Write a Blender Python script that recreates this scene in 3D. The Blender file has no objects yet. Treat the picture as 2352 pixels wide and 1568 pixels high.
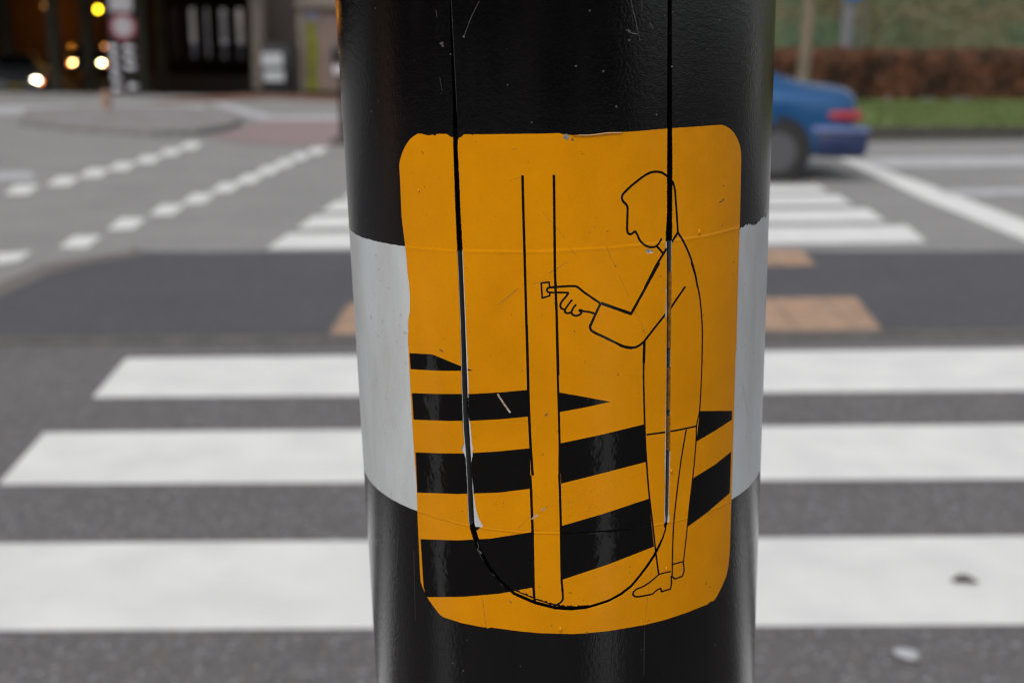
import bpy, bmesh, math, random
import numpy as np
from mathutils import Vector, Matrix, noise
from mathutils.geometry import delaunay_2d_cdt
random.seed(7)
SC = bpy.context.scene
COL = SC.collection

# ---------------------------------------------------------------- camera
FPX, PITCH, ROLL, CAMH = 2693.6, math.radians(14.629), math.radians(0.988), 1.4673   # focal length in 1/2352 of the frame width
_fw = Vector((0, math.cos(PITCH), -math.sin(PITCH)))
_r = Vector((1, 0, 0)); _u = _r.cross(_fw)
CR = _r*math.cos(ROLL) + _u*math.sin(ROLL)
CU = -_r*math.sin(ROLL) + _u*math.cos(ROLL)
CC = Vector((0, 0, CAMH))
cam_d = bpy.data.cameras.new('camera'); cam = bpy.data.objects.new('camera', cam_d); COL.objects.link(cam)
m3 = Matrix((CR, CU, -_fw)).transposed().to_4x4(); m3.translation = CC
cam.matrix_world = m3
cam_d.sensor_width = 36; cam_d.lens = 36*FPX/2352
cam_d.clip_start = 0.02; cam_d.clip_end = 2000
cam_d.dof.use_dof = True; cam_d.dof.focus_distance = 0.437; cam_d.dof.aperture_fstop = 9.0
SC.camera = cam

# ---------------------------------------------------------------- sky, sun, exposure
SUN_EL, SUN_AZ = math.radians(50), math.radians(208)
w = bpy.data.worlds.new('World'); SC.world = w; w.use_nodes = True
nt = w.node_tree; nt.nodes.clear()
sky = nt.nodes.new('ShaderNodeTexSky'); sky.sky_type = 'NISHITA'; sky.sun_disc = False
sky.sun_elevation = SUN_EL; sky.sun_rotation = SUN_AZ; sky.dust_density = 4; sky.air_density = 1.0
hs = nt.nodes.new('ShaderNodeHueSaturation'); hs.inputs['Saturation'].default_value = 0.28
bg = nt.nodes.new('ShaderNodeBackground'); bg.inputs['Strength'].default_value = 0.145
wo = nt.nodes.new('ShaderNodeOutputWorld')
nt.links.new(sky.outputs[0], hs.inputs['Color']); nt.links.new(hs.outputs[0], bg.inputs['Color']); nt.links.new(bg.outputs[0], wo.inputs[0])
sl = bpy.data.lights.new('sun', 'SUN'); sl.energy = 0.62; sl.angle = math.radians(50); sl.color = (1, .97, .93)
so = bpy.data.objects.new('sun', sl); COL.objects.link(so)
# sun_rotation measured from +Y towards +X ; light comes from behind the camera's right
sd = Vector((math.sin(SUN_AZ)*math.cos(SUN_EL), math.cos(SUN_AZ)*math.cos(SUN_EL), math.sin(SUN_EL)))
so.rotation_euler = sd.to_track_quat('Z', 'Y').to_euler()
SC.view_settings.view_transform = 'Standard'; SC.view_settings.look = 'None'
SC.view_settings.exposure = 0.24; SC.view_settings.gamma = 1
SC.cycles.max_bounces = 6; SC.cycles.filter_width = 1.2

# ---------------------------------------------------------------- helpers: pixel (1/2352 frame) to place
def ray(x, y): return (_fw*FPX + CR*(x-1176) - CU*(y-784)).normalized()
def G(x, y, z=0.0):
    d = ray(x, y); t = (z-CAMH)/d.z; return CC + d*t
def AT(x, y, Y):
    d = ray(x, y); return CC + d*(Y/d.y)

def tag(o, label=None, cat=None, group=None, kind=None):
    if label: o['label'] = label
    if cat: o['category'] = cat
    if group: o['group'] = group
    if kind: o['kind'] = kind
    return o
def link(name, me, mat=None, parent=None, smooth=False):
    o = bpy.data.objects.new(name, me); COL.objects.link(o)
    if mat is not None:
        for m in (mat if isinstance(mat, (list, tuple)) else [mat]): me.materials.append(m)
    if parent is not None: o.parent = parent
    if smooth:
        for p in me.polygons: p.use_smooth = True
        me.set_sharp_from_angle(angle=math.radians(35))
    return o
def empty(name, loc=(0, 0, 0), rz=0):
    o = bpy.data.objects.new(name, None); COL.objects.link(o); o.location = loc; o.rotation_euler = (0, 0, rz)
    o.empty_display_size = .1
    return o
class MB:
    def __init__(s): s.bm = bmesh.new()
    def box(s, c, d, rz=0, bev=0, mi=0):
        g = bmesh.ops.create_cube(s.bm, size=1)
        vs = g['verts']; bmesh.ops.scale(s.bm, vec=d, verts=vs)
        if bev:
            es = list({e for v in vs for e in v.link_edges})
            r = bmesh.ops.bevel(s.bm, geom=es, offset=bev, segments=2, affect='EDGES', profile=.5)
            vs = list({v for f in r['faces'] for v in f.verts} | {v for v in vs if v.is_valid})
        if rz: bmesh.ops.rotate(s.bm, cent=(0, 0, 0), matrix=Matrix.Rotation(rz, 3, 'Z'), verts=vs)
        bmesh.ops.translate(s.bm, vec=c, verts=vs)
        for f in {f for v in vs for f in v.link_faces}: f.material_index = mi
        return s
    def tube(s, pts, rads, n=12, cap=True, mi=0):
        rings = []
        pts = [Vector(p) for p in pts]
        for i, p in enumerate(pts):
            t = (pts[min(i+1, len(pts)-1)]-pts[max(i-1, 0)]).normalized()
            a = t.cross(Vector((0.3, 1, .1))).normalized(); b = t.cross(a)
            r = rads[i] if isinstance(rads, (list, tuple)) else rads
            rings.append([s.bm.verts.new(p+a*(r*math.cos(2*math.pi*k/n))+b*(r*math.sin(2*math.pi*k/n))) for k in range(n)])
        for A, B in zip(rings, rings[1:]):
            for k in range(n):
                f = s.bm.faces.new((A[k], A[(k+1) % n], B[(k+1) % n], B[k])); f.material_index = mi
        if cap:
            s.bm.faces.new(rings[0][::-1]).material_index = mi; s.bm.faces.new(rings[-1]).material_index = mi
        return s
    def prism(s, pts, z0, z1, mi=0):
        a = [s.bm.verts.new((p[0], p[1], z1)) for p in pts]; b = [s.bm.verts.new((p[0], p[1], z0)) for p in pts]
        n = len(pts)
        s.bm.faces.new(a).material_index = mi; s.bm.faces.new(b[::-1]).material_index = mi
        for i in range(n): s.bm.faces.new((b[i], b[(i+1) % n], a[(i+1) % n], a[i])).material_index = mi
        return s
    def build(s, name, mat, parent=None, smooth=False):
        bmesh.ops.recalc_face_normals(s.bm, faces=s.bm.faces)
        me = bpy.data.meshes.new(name); s.bm.to_mesh(me); s.bm.free()
        return link(name, me, mat, parent, smooth)

# ---------------------------------------------------------------- materials
def mat(name, col, rough=.8, noise_amt=0, nscale=20, col2=None, bump=0, bscale=100, coat=0, metal=0, spec=.5, detail=4, emis=None, estr=0, contrast=(.35, .65)):
    m = bpy.data.materials.new(name); m.use_nodes = True; t = m.node_tree; b = t.nodes['Principled BSDF']
    b.inputs['Roughness'].default_value = rough; b.inputs['Metallic'].default_value = metal
    b.inputs['Specular IOR Level'].default_value = spec; b.inputs['Coat Weight'].default_value = coat
    b.inputs['Coat Roughness'].default_value = .12
    b.inputs['Base Color'].default_value = (*col, 1)
    if emis: b.inputs['Emission Color'].default_value = (*emis, 1); b.inputs['Emission Strength'].default_value = estr
    tc = t.nodes.new('ShaderNodeTexCoord')
    if col2:
        n = t.nodes.new('ShaderNodeTexNoise'); n.inputs['Scale'].default_value = nscale; n.inputs['Detail'].default_value = detail
        r = t.nodes.new('ShaderNodeMapRange'); r.inputs['From Min'].default_value = contrast[0]; r.inputs['From Max'].default_value = contrast[1]
        x = t.nodes.new('ShaderNodeMix'); x.data_type = 'RGBA'
        x.inputs['A'].default_value = (*col, 1); x.inputs['B'].default_value = (*col2, 1)
        t.links.new(tc.outputs['Object'], n.inputs['Vector']); t.links.new(n.outputs['Fac'], r.inputs['Value'])
        t.links.new(r.outputs['Result'], x.inputs['Factor']); t.links.new(x.outputs['Result'], b.inputs['Base Color'])
    if bump:
        n = t.nodes.new('ShaderNodeTexNoise'); n.inputs['Scale'].default_value = bscale; n.inputs['Detail'].default_value = 3
        bn = t.nodes.new('ShaderNodeBump'); bn.inputs['Strength'].default_value = bump; bn.inputs['Distance'].default_value = .002
        t.links.new(tc.outputs['Object'], n.inputs['Vector']); t.links.new(n.outputs['Fac'], bn.inputs['Height'])
        t.links.new(bn.outputs['Normal'], b.inputs['Normal'])
    return m
def asphalt(name, base, dark, light, warm, spk=.5):
    """aggregate: voronoi stones of differing tone over a slow large-scale mottling"""
    m = bpy.data.materials.new(name); m.use_nodes = True; t = m.node_tree; b = t.nodes['Principled BSDF']; L = t.links.new
    b.inputs['Roughness'].default_value = .75
    tc = t.nodes.new('ShaderNodeTexCoord')
    v = t.nodes.new('ShaderNodeTexVoronoi'); v.inputs['Scale'].default_value = 115
    L(tc.outputs['Object'], v.inputs['Vector'])
    sp = t.nodes.new('ShaderNodeSeparateColor'); L(v.outputs['Color'], sp.inputs[0])
    cr = t.nodes.new('ShaderNodeValToRGB'); L(sp.outputs[0], cr.inputs[0]); e = cr.color_ramp.elements
    e[0].position = 0; e[0].color = (*dark, 1); e[1].position = 1; e[1].color = (*light, 1)
    a = e.new(.35); a.color = (*base, 1); a = e.new(.6); a.color = (*warm, 1); a = e.new(.8); a.color = (*base, 1); a = e.new(.93); a.color = tuple(x*1.25 for x in base)+(1,); 
    n = t.nodes.new('ShaderNodeTexNoise'); n.inputs['Scale'].default_value = 1.3; n.inputs['Detail'].default_value = 6; L(tc.outputs['Object'], n.inputs['Vector'])
    r = t.nodes.new('ShaderNodeMapRange'); r.inputs['From Min'].default_value = .3; r.inputs['From Max'].default_value = .7; r.inputs['To Min'].default_value = .92; r.inputs['To Max'].default_value = 1.08
    L(n.outputs['Fac'], r.inputs['Value'])
    x = t.nodes.new('ShaderNodeVectorMath'); x.operation = 'SCALE'; L(cr.outputs[0], x.inputs[0]); L(r.outputs[0], x.inputs['Scale'])
    L(x.outputs[0], b.inputs['Base Color'])
    bn = t.nodes.new('ShaderNodeBump'); bn.inputs['Strength'].default_value = .5; bn.inputs['Distance'].default_value = .006
    L(v.outputs['Distance'], bn.inputs['Height']); L(bn.outputs[0], b.inputs['Normal'])
    return m
M = {}
M['near'] = asphalt('asphalt_near', (.118, .113, .115), (.065, .063, .07), (.36, .36, .39), (.142, .117, .105))
M['refuge'] = asphalt('asphalt_dark', (.068, .068, .076), (.04, .04, .046), (.20, .20, .22), (.075, .068, .07))
M['far'] = asphalt('asphalt_far', (.235, .232, .225), (.16, .16, .16), (.38, .38, .38), (.25, .235, .22))
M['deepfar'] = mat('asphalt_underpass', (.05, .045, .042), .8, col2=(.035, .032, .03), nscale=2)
M['white'] = mat('road_paint', (.71, .71, .69), .6, col2=(.63, .63, .615), nscale=4, detail=12, bump=.3, bscale=60)
M['whiteworn'] = mat('road_paint_worn', (.46, .46, .47), .7, col2=(.36, .36, .37), nscale=5, detail=8)
M['redpath'] = mat('red_asphalt', (.26, .185, .185), .8, col2=(.22, .17, .17), nscale=4)
M['brick'] = mat('brick_paving', (.20, .095, .06), .85, col2=(.13, .075, .055), nscale=3)
M['kerb'] = mat('kerb_concrete', (.22, .21, .20), .85, col2=(.15, .145, .14), nscale=12)
M['kerbdark'] = mat('kerb_weathered', (.075, .068, .058), .9, col2=(.045, .042, .036), nscale=9)
M['island'] = mat('island_paving', (.235, .215, .215), .85, col2=(.19, .178, .175), nscale=2.5)
M['pave'] = mat('pavement_tiles', (.095, .085, .08), .8, col2=(.06, .055, .052), nscale=7)
M['tactile'] = mat('tactile_tile', (.42, .25, .15), .8, col2=(.33, .20, .13), nscale=6, detail=6)
M['earth'] = mat('earth', (.06, .07, .035), .95, col2=(.09, .07, .045), nscale=.5)
M['grass'] = mat('grass', (.085, .135, .032), .9, col2=(.135, .165, .055), nscale=2.2)
M['bank'] = mat('bank_growth', (.065, .095, .05), .95, col2=(.12, .095, .05), nscale=.55, detail=3)
M['leafg'] = mat('undergrowth_leaf', (.07, .125, .062), .8, col2=(.125, .115, .05), nscale=.45, contrast=(.42, .58))
M['beech'] = mat('beech_leaf_brown', (.19, .078, .038), .7, col2=(.05, .027, .016), nscale=1.6, contrast=(.40, .60))
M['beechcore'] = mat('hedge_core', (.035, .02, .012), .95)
M['bark'] = mat('bark', (.20, .155, .11), .9, col2=(.13, .11, .08), nscale=6, bump=.6, bscale=25)
M['barkg'] = mat('bark_grey', (.16, .15, .11), .9, col2=(.11, .11, .08), nscale=6)
M['galv'] = mat('grey_post', (.17, .17, .18), .5, metal=.2)
M['bluesign'] = mat('blue_sign', (.04, .12, .42), .5)
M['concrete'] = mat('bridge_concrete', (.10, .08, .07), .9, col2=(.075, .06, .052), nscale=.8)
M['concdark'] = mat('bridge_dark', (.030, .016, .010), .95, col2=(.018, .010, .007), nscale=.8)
M['column'] = mat('column_concrete', (.12, .115, .08), .9, col2=(.08, .075, .055), nscale=2)
M['abut'] = mat('abutment_wall', (.20, .145, .125), .9, col2=(.15, .11, .10), nscale=1.2)
M['abutl'] = mat('abutment_pale', (.21, .175, .145), .9, col2=(.16, .135, .115), nscale=1.5)
M['moss'] = mat('moss', (.19, .18, .008), .95, col2=(.11, .12, .02), nscale=3)
M['black'] = mat('black_metal', (.012, .012, .014), .45)
M['poster'] = mat('paper_notice', (.42, .44, .46), .7)
M['bandw'] = mat('white_band', (.85, .85, .9), .5)
M['red'] = mat('sign_red', (.22, .03, .05), .5)
M['signw'] = mat('sign_white', (.30, .29, .31), .5)
M['pale'] = mat('pale_render', (.50, .48, .50), .8)
M['tan'] = mat('orange_marker', (.30, .19, .13), .7)
M['tyre'] = mat('tyre', (.02, .02, .021), .85)
M['rim'] = mat('rim', (.085, .085, .09), .5, metal=.3)
M['glass'] = mat('car_glass', (.02, .03, .04), .08, coat=.5)
M['bluecar'] = mat('car_paint_blue', (.010, .082, .225), .3, coat=.6, metal=.45)
M['bluelow'] = mat('car_bumper_blue', (.005, .015, .07), .45, coat=.3)
M['silver'] = mat('car_paint_silver', (.30, .31, .33), .35, coat=.6, metal=.4)
M['darkcar'] = mat('car_paint_dark', (.03, .03, .035), .35, coat=.8)
M['tail'] = mat('tail_lamp', (.28, .008, .015), .25, coat=.6)
M['indic'] = mat('indicator', (.5, .16, .02), .25)
M['plate'] = mat('number_plate', (.6, .45, .03), .5)
def paving_mat(name, c1, c2, cj, w_, h_):
    m = bpy.data.materials.new(name); m.use_nodes = True; t = m.node_tree; b = t.nodes['Principled BSDF']; b.inputs['Roughness'].default_value = .8
    tc = t.nodes.new('ShaderNodeTexCoord'); br = t.nodes.new('ShaderNodeTexBrick'); t.links.new(tc.outputs['Object'], br.inputs['Vector'])
    br.offset = 0; br.inputs['Scale'].default_value = 1; br.inputs['Brick Width'].default_value = w_; br.inputs['Row Height'].default_value = h_; br.inputs['Mortar Size'].default_value = .012
    for k, c in (('Color1', c1), ('Color2', c2), ('Mortar', cj)): br.inputs[k].default_value = (*c, 1)
    n = t.nodes.new('ShaderNodeTexNoise'); n.inputs['Scale'].default_value = 9; n.inputs['Detail'].default_value = 8; t.links.new(tc.outputs['Object'], n.inputs['Vector'])
    r = t.nodes.new('ShaderNodeMapRange'); r.inputs['From Min'].default_value = .3; r.inputs['From Max'].default_value = .7; r.inputs['To Min'].default_value = .8; r.inputs['To Max'].default_value = 1.12; t.links.new(n.outputs['Fac'], r.inputs['Value'])
    v = t.nodes.new('ShaderNodeVectorMath'); v.operation = 'SCALE'; t.links.new(br.outputs['Color'], v.inputs[0]); t.links.new(r.outputs[0], v.inputs['Scale']); t.links.new(v.outputs[0], b.inputs['Base Color'])
    return m
M['tactile'] = paving_mat('tactile_tile', (.40, .255, .165), (.35, .23, .155), (.25, .175, .125), .3, .3)
M['pave'] = paving_mat('pavement_tiles', (.10, .09, .085), (.075, .068, .064), (.035, .033, .03), .3, .3)
def lamp(name, c, s): return mat(name, (.1, .1, .1), .5, emis=c, estr=s)

# ---------------------------------------------------------------- ground and road
def sheet(name, pts, z, mat_, kind='structure'):
    me = bpy.data.meshes.new(name); me.from_pydata([(p[0], p[1], z) for p in pts], [], [list(range(len(pts)))]); me.update()
    if me.polygons[0].normal.z < 0: me.flip_normals()
    o = link(name, me, mat_); tag(o, kind=kind); return o
def gp(*pts): return [G(x, y) for x, y in pts]
def rowline(x, y):   # direction of the kerb lines across the picture
    return G(x, y)
sheet('ground', [(-400, -300), (400, -300), (400, 900), (-400, 900)], -1.6, M['earth'])
# far road: level out to the underpass, dips below the bridge
yk = G(1176, 783).y
DIR = (G(2300, 771)-G(60, 789)).normalized()
def offl(x0, x1, yc):
    """points at x0 and x1 on a line along DIR through (0,yc)"""
    return [(x0, yc+DIR.y/DIR.x*x0), (x1, yc+DIR.y/DIR.x*x1)]
y_near = yk; y_refuge_far = G(1176, 577).y
a = offl(-60, 60, 1.35); b = offl(-60, 60, y_near)
sheet('road_near', [a[0], a[1], b[1], b[0]], 0, M['near'])
c = offl(-60, 60, y_near+.09)
d = offl(-60, 60, y_refuge_far)
MB().prism([*b, c[1], c[0]], -.05, .02).build('kerb', mat('kerb_worn', (.14, .13, .122), .85, col2=(.10, .095, .09), nscale=9))['kind'] = 'structure'
e1 = offl(-60, 60, y_near+.09+.10)
sheet('gutter', [c[0], c[1], e1[1], e1[0]], -.004, M['kerbdark'])
lf = G(20, 700); 
sheet('refuge_paving', [e1[0], e1[1], d[1], d[0]], 0.0, M['refuge'])
yfar = 27.5
me = bpy.data.meshes.new('road_far')
me.from_pydata([(*d[0], 0), (*d[1], 0), (60, 19.2, 0), (4, 19.2, 0), (4, yfar, 0), (-60, yfar, 0), (-60, 40, -.85), (4, 40, -.85), (-60, 120, -.85), (4, 120, -.85)], [],
               [[0, 1, 2, 3, 4, 5]]); me.update()
link('road', me, M['far'])['kind'] = 'structure'
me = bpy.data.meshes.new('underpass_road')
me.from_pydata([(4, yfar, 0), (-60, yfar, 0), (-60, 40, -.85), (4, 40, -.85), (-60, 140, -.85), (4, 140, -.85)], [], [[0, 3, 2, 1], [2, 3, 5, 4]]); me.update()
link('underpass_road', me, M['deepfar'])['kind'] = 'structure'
# pavement the pole stands on (real kerb step)
MB().prism([(-40, -60), (40, -60), (40, 1.22+DIR.y/DIR.x*40), (-40, 1.22-DIR.y/DIR.x*40)], -.3, .02).build('pavement', M['pave'])['kind'] = 'structure'
MB().prism([(-40, 1.22-DIR.y/DIR.x*40), (40, 1.22+DIR.y/DIR.x*40), a[1], a[0]], -.3, .03).build('pavement_kerb', M['kerb'])['kind'] = 'structure'

PC = Vector((.06, .48, 0))
def _pol(az, d_): return (PC.x+math.sin(math.radians(az))*d_, PC.y-math.cos(math.radians(az))*d_)
sheet('added_reflection_strip', [_pol(17, .5), _pol(27, .5), _pol(26, 7), _pol(18, 7)], .026, M['white'])  # unseen pale strip, added to mirror as a light streak in the ink
sheet('added_reflection_strip', [_pol(-70, .5), _pol(-78, .5), _pol(-77, 6), _pol(-71, 6)], .026, M['white'])  # second added strip, for the streak further left
def stripe(name, pts, m_, z=.004): 
    o = sheet(name, pts, z, m_); return o
sheet('road_edge_band', gp((-500, 790), (-150, 735), (0, 684), (102, 634), (200, 607), (320, 588), (320, 571), (-500, 571)), .003, mat('asphalt_brown', (.115, .098, .088), .85, col2=(.15, .135, .125), nscale=3))
sheet('road_edge_band', gp((-500, 740), (-150, 700), (0, 652), (102, 610), (200, 592), (300, 580), (300, 570), (-500, 570)), .0055, M['far'])
# near zebra
right = 3.4
def cut(p, q, x):  # extend the ground line pq to world x
    p, q = Vector(p), Vector(q); t = (x-p.x)/(q.x-p.x); return p+(q-p)*t
tl, tr, bl, br = G(290, 824), G(1765, 808), G(212, 915), G(1765, 903)
stripe('crosswalk_stripe', [bl, cut(bl, br, right), cut(tl, tr, right), tl], M['white'])
tl, tr, bl, br = G(102, 995), G(1765, 981), G(-5, 1115), G(1765, 1105)
stripe('crosswalk_stripe', [bl, cut(bl, br, right), cut(tl, tr, right), tl], M['white'])
tl, tr, bl, br = G(0, 1250), G(2352, 1233), G(0, 1451), G(2352, 1437)
stripe('crosswalk_stripe', [cut(bl, br, -1.95), cut(bl, br, right), cut(tl, tr, right), cut(tl, tr, -1.88)], M['white'])
_q = [cut(bl, br, -1.95), cut(bl, br, right), cut(tl, tr, right), cut(tl, tr, -1.88)]
stripe('crosswalk_stripe', [p+Vector((-.75 if i in (0, 3) else 0, -1.0, 0)) for i, p in enumerate(_q)], M['white'])
# far zebra
for L4 in ([(613, 573), (2128, 557), (2082, 519), (662, 538)], [(682, 526), (2034, 509), (1992, 480), (720, 497)],
           [(738, 487), (1960, 471), (1925, 449), (770, 464)], [(785, 459), (1905, 443), (1878, 426), (808, 440)]):
    stripe('crosswalk_stripe', gp(*L4), M['white'])
# tactile plates on the refuge
for L4, in (([(752, 774), (2024, 759), (1966, 684), (800, 698)],), ([(838, 622), (1874, 611), (1838, 573), (866, 583)],)):
    tag(sheet('tactile_paving', gp(*L4), .006, M['tactile']))
# dashed block markings of the cycle crossing
blocks = [(292, 515), (384, 483), (456, 457), (519, 432), (572, 412), (617, 392), (655, 375), (690, 360), (727, 347), (184, 557)]
blocks2 = [(50, 437), (145, 417), (217, 398), (280, 383), (340, 367), (393, 350), (437, 336)]
for (x, y) in blocks+blocks2:
    k = (y-81); k2 = 1 if (x, y) in blocks else 1.15
    w_, h_, s_ = .135*k*k2, .060*k, .075*k
    stripe('block_marking', gp((x-w_/2-s_/2, y+h_/2), (x+w_/2-s_/2, y+h_/2), (x+w_/2+s_/2, y-h_/2), (x-w_/2+s_/2, y-h_/2)), M['white'])
stripe('lane_line', gp((-90, 622), (40, 603), (75, 580), (-90, 592)), M['white'], .0095)
stripe('lane_line', gp((-200, 398), (72, 396), (82, 414), (-200, 414)), M['whiteworn'])
stripe('lane_line', gp((1925, 364), (1965, 366), (2165, 437), (2352, 508), (3050, 770), (3050, 850), (2352, 552), (2120, 458)), M['white'])
stripe('lane_line', gp((2010, 386), (2500, 382), (2500, 362), (1985, 365)), M['whiteworn'], .008)
stripe('lane_line', gp((2195, 452), (2500, 446), (2500, 431), (2150, 439)), M['whiteworn'], .008)
stripe('lane_line', gp((470, 237), (520, 237), (622, 268), (800, 268), (800, 277), (600, 277)), M['whiteworn'], .012)
# traffic island with a real kerb, red cycle path, brick footpath
isl = [(45, 277), (150, 289), (250, 297), (350, 302), (450, 300), (520, 289), (556, 275), (548, 262), (480, 248), (380, 243), (200, 244), (60, 250)]
tp = [G(x, y, .08) for x, y in isl]
def inset(ps, k):
    c = sum(ps, Vector())/len(ps); return [p+(c-p)*k for p in ps]
MB().prism(tp, -.05, .075).build('traffic_island_kerb', M['kerb'])['kind'] = 'structure'
MB().prism(inset(tp, .06), .05, .082).build('traffic_island', M['island'])['kind'] = 'structure'
sheet('cycle_path', gp((470, 318), (590, 283), (640, 273), (1150, 270), (1150, 328), (700, 338), (560, 330)), .008, M['redpath'])
sheet('footpath', [G(330, 240), G(620, 228), G(800, 236), G(800, 222), G(560, 217), G(420, 226)], .008, M['brick'])
sheet('road_edge_band', gp((-300, 246), (60, 244), (470, 240), (470, 252), (60, 262), (-300, 262)), .004, M['whiteworn'])

# right verge, kerb, hedge, embankment
kb = [G(1700, 330), G(3400, 312)]
def yl(p, x): return p[0].y+(p[1].y-p[0].y)*(x-p[0].x)/(p[1].x-p[0].x)
x0, x1 = -1.5, 40
kf = lambda x, o=0: yl(kb, x)+o
MB().prism([(x0, kf(x0)), (x1, kf(x1)), (x1, kf(x1, .8)), (x0, kf(x0, .8))], -.05, .0045).build('gutter', M['kerbdark'])['kind'] = 'structure'
MB().prism([(x0, kf(x0, .8)), (x1, kf(x1, .8)), (x1, kf(x1, 1.05)), (x0, kf(x0, 1.05))], -.05, .15).build('kerb', M['kerbdark'])['kind'] = 'structure'
hy = lambda x, o=0: 26.2 + (kf(x)-kf(3))*1.0 + o
MB().prism([(x0, kf(x0, 1.05)), (x1, kf(x1, 1.05)), (x1, 30), (x0, 30)], -1.6, .125).build('grass_verge', M['grass'])['kind'] = 'structure'
# blades
def scatter(name, n, fn, size, m_, tall=1.0, parent=None):
    vs, fs = [], []
    for i in range(n):
        p, s = fn(); s *= size
        a = random.uniform(0, 6.28); tlt = random.uniform(-.9, .9)
        u = Vector((math.cos(a), math.sin(a), random.uniform(-.5, .5)))*s
        v = Vector((math.sin(a)*tlt, -math.cos(a)*tlt, 1)).normalized()*s*tall
        k = len(vs); vs += [p-u*.5, p+u*.5, p+u*.35+v, p-u*.25+v*.9]; fs.append((k, k+1, k+2, k+3))
    me = bpy.data.meshes.new(name); me.from_pydata(vs, [], fs); me.update()
    return link(name, me, m_, parent)
def gfn():
    x = random.uniform(0, 14); return Vector((x, random.uniform(kf(x, .8), hy(x, 0)), .12)), random.uniform(.6, 1.3)
tag(scatter('grass', 14000, gfn, .05, M['grass'], 1.3), 'short green grass on the verge between kerb and hedge', 'grass', kind='stuff')
# hedge
hedge = empty('hedge', (6, hy(6), .12))
tag(hedge, 'clipped brown beech hedge running behind the grass verge on the right', 'hedge')
mb = MB()
HX0, HX1, HH, HW = -1.0, 22, 1.14, 1.3
hh = lambda x: HH + .012*x
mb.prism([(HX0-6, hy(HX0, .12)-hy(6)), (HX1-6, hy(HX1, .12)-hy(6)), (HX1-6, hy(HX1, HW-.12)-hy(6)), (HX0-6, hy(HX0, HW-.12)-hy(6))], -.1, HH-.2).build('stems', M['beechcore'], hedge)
def hfn():
    x = random.uniform(HX0, HX1); f = random.random()
    lump = .07*noise.noise(Vector((x*1.7, f*3, 0)))+.05*noise.noise(Vector((x*5, f*5, 2)))
    if f < .6: y = random.uniform(-.05, .12)-lump; z = random.uniform(0.02, hh(x)-.08); y += max(0, z-hh(x)+.2)*.6
    else: y = random.uniform(.02, HW); z = hh(x)-.1+lump+random.uniform(-.06, .05)
    return Vector((x-6, hy(x, y)-hy(6), z-.06)), random.uniform(.6, 1.4)
scatter('foliage', 52000, hfn, .055, M['beech'], 1.1, hedge)
# embankment
vs, fs = [], []
nx, ny = 70, 26
for j in range(ny):
    for i in range(nx):
        x = -5.2 + i*1.1; y = 28.5 + j*1.0
        h = .1 + max(0, (j-1.5))*.42 if j < 18 else .1+16.5*.42
        h += .35*noise.noise(Vector((x*.5, y*.5, 1)))*min(1, j/3)
        vs.append((x, y, h))
for j in range(ny-1):
    for i in range(nx-1): k = j*nx+i; fs.append((k, k+1, k+nx+1, k+nx))
me = bpy.data.meshes.new('embankment'); me.from_pydata(vs, [], fs); me.update()
link('embankment', me, M['bank'], smooth=True)['kind'] = 'structure'
def bfn():
    j = random.uniform(1, 16); x = random.uniform(-4.6, 24); y = 28.5+j
    return Vector((x, y, .1+max(0, j-1.5)*.42+random.uniform(-.2, .45))), random.uniform(.5, 1.5)
tag(scatter('undergrowth', 60000, bfn, .085, M['leafg'], 1.2), 'green and brown undergrowth covering the bank behind the hedge', 'undergrowth', kind='stuff')

# trees, posts on the right
def tree(px, Y, base_z, r, label, m_, lean=0):
    p = AT(px, 150, Y); root = empty('tree', (p.x, Y, base_z)); tag(root, label, 'tree', None)
    mb = MB(); H = 5.2
    pts = [Vector((lean*t*H+.04*math.sin(3*t+r*50), 0, -.15+t*(H+.15))) for t in [i/7 for i in range(8)]]
    mb.tube(pts, [r*(1.25 if i == 0 else 1-.07*i) for i in range(8)], 14).build('trunk', m_, root, True)
    mb = MB()
    rnd = random.Random(int(px))
    def br(p, d, L, r_, n):
        q = [p]; 
        for k in range(3):
            d2 = (d+Vector((rnd.uniform(-.3, .3), rnd.uniform(-.3, .3), .12))).normalized(); q.append(q[-1]+d2*L/3)
        mb.tube(q, [r_, r_*.8, r_*.62, r_*.45], 6)
        if n:
            for k in range(4):
                a = rnd.uniform(0, 6.28); br(q[rnd.choice([1, 2, 3])], (d+Vector((math.cos(a), math.sin(a), .2))*.9).normalized(), L*.62, r_*.45, n-1)
    for k in range(6):
        a = k*1.05+rnd.random()*.5; br(pts[4+k % 4]-Vector((0, 0, .1)), Vector((math.cos(a)*.8, math.sin(a)*.8, .8)).normalized(), 1.9, r*.5, 3)
    mb.build('crown', m_, root)
tree(1845, 21.8, .125, .125, 'bare tree with a tan trunk standing in front of the brown hedge', M['bark'], -.004)
tree(1977, 29.6, .3, .1, 'thin bare tree with grey green trunk behind the hedge right of the grey post', M['barkg'], -.01)
p = AT(1944, 100, 29.0); sp = empty('sign_post', (p.x, 29.0, .1)); tag(sp, 'grey metal post with a blue sign behind the hedge', 'sign post')
MB().tube([(0, 0, -.1), (-.01, 0, 1.2), (0.0, 0, 3.6)], [.15, .15, .14], 14).build('post', M['galv'], sp, True)
MB().box((0, -.2, 2.62), (.42, .03, .62), bev=.01).build('sign_panel', M['bluesign'], sp)
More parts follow.
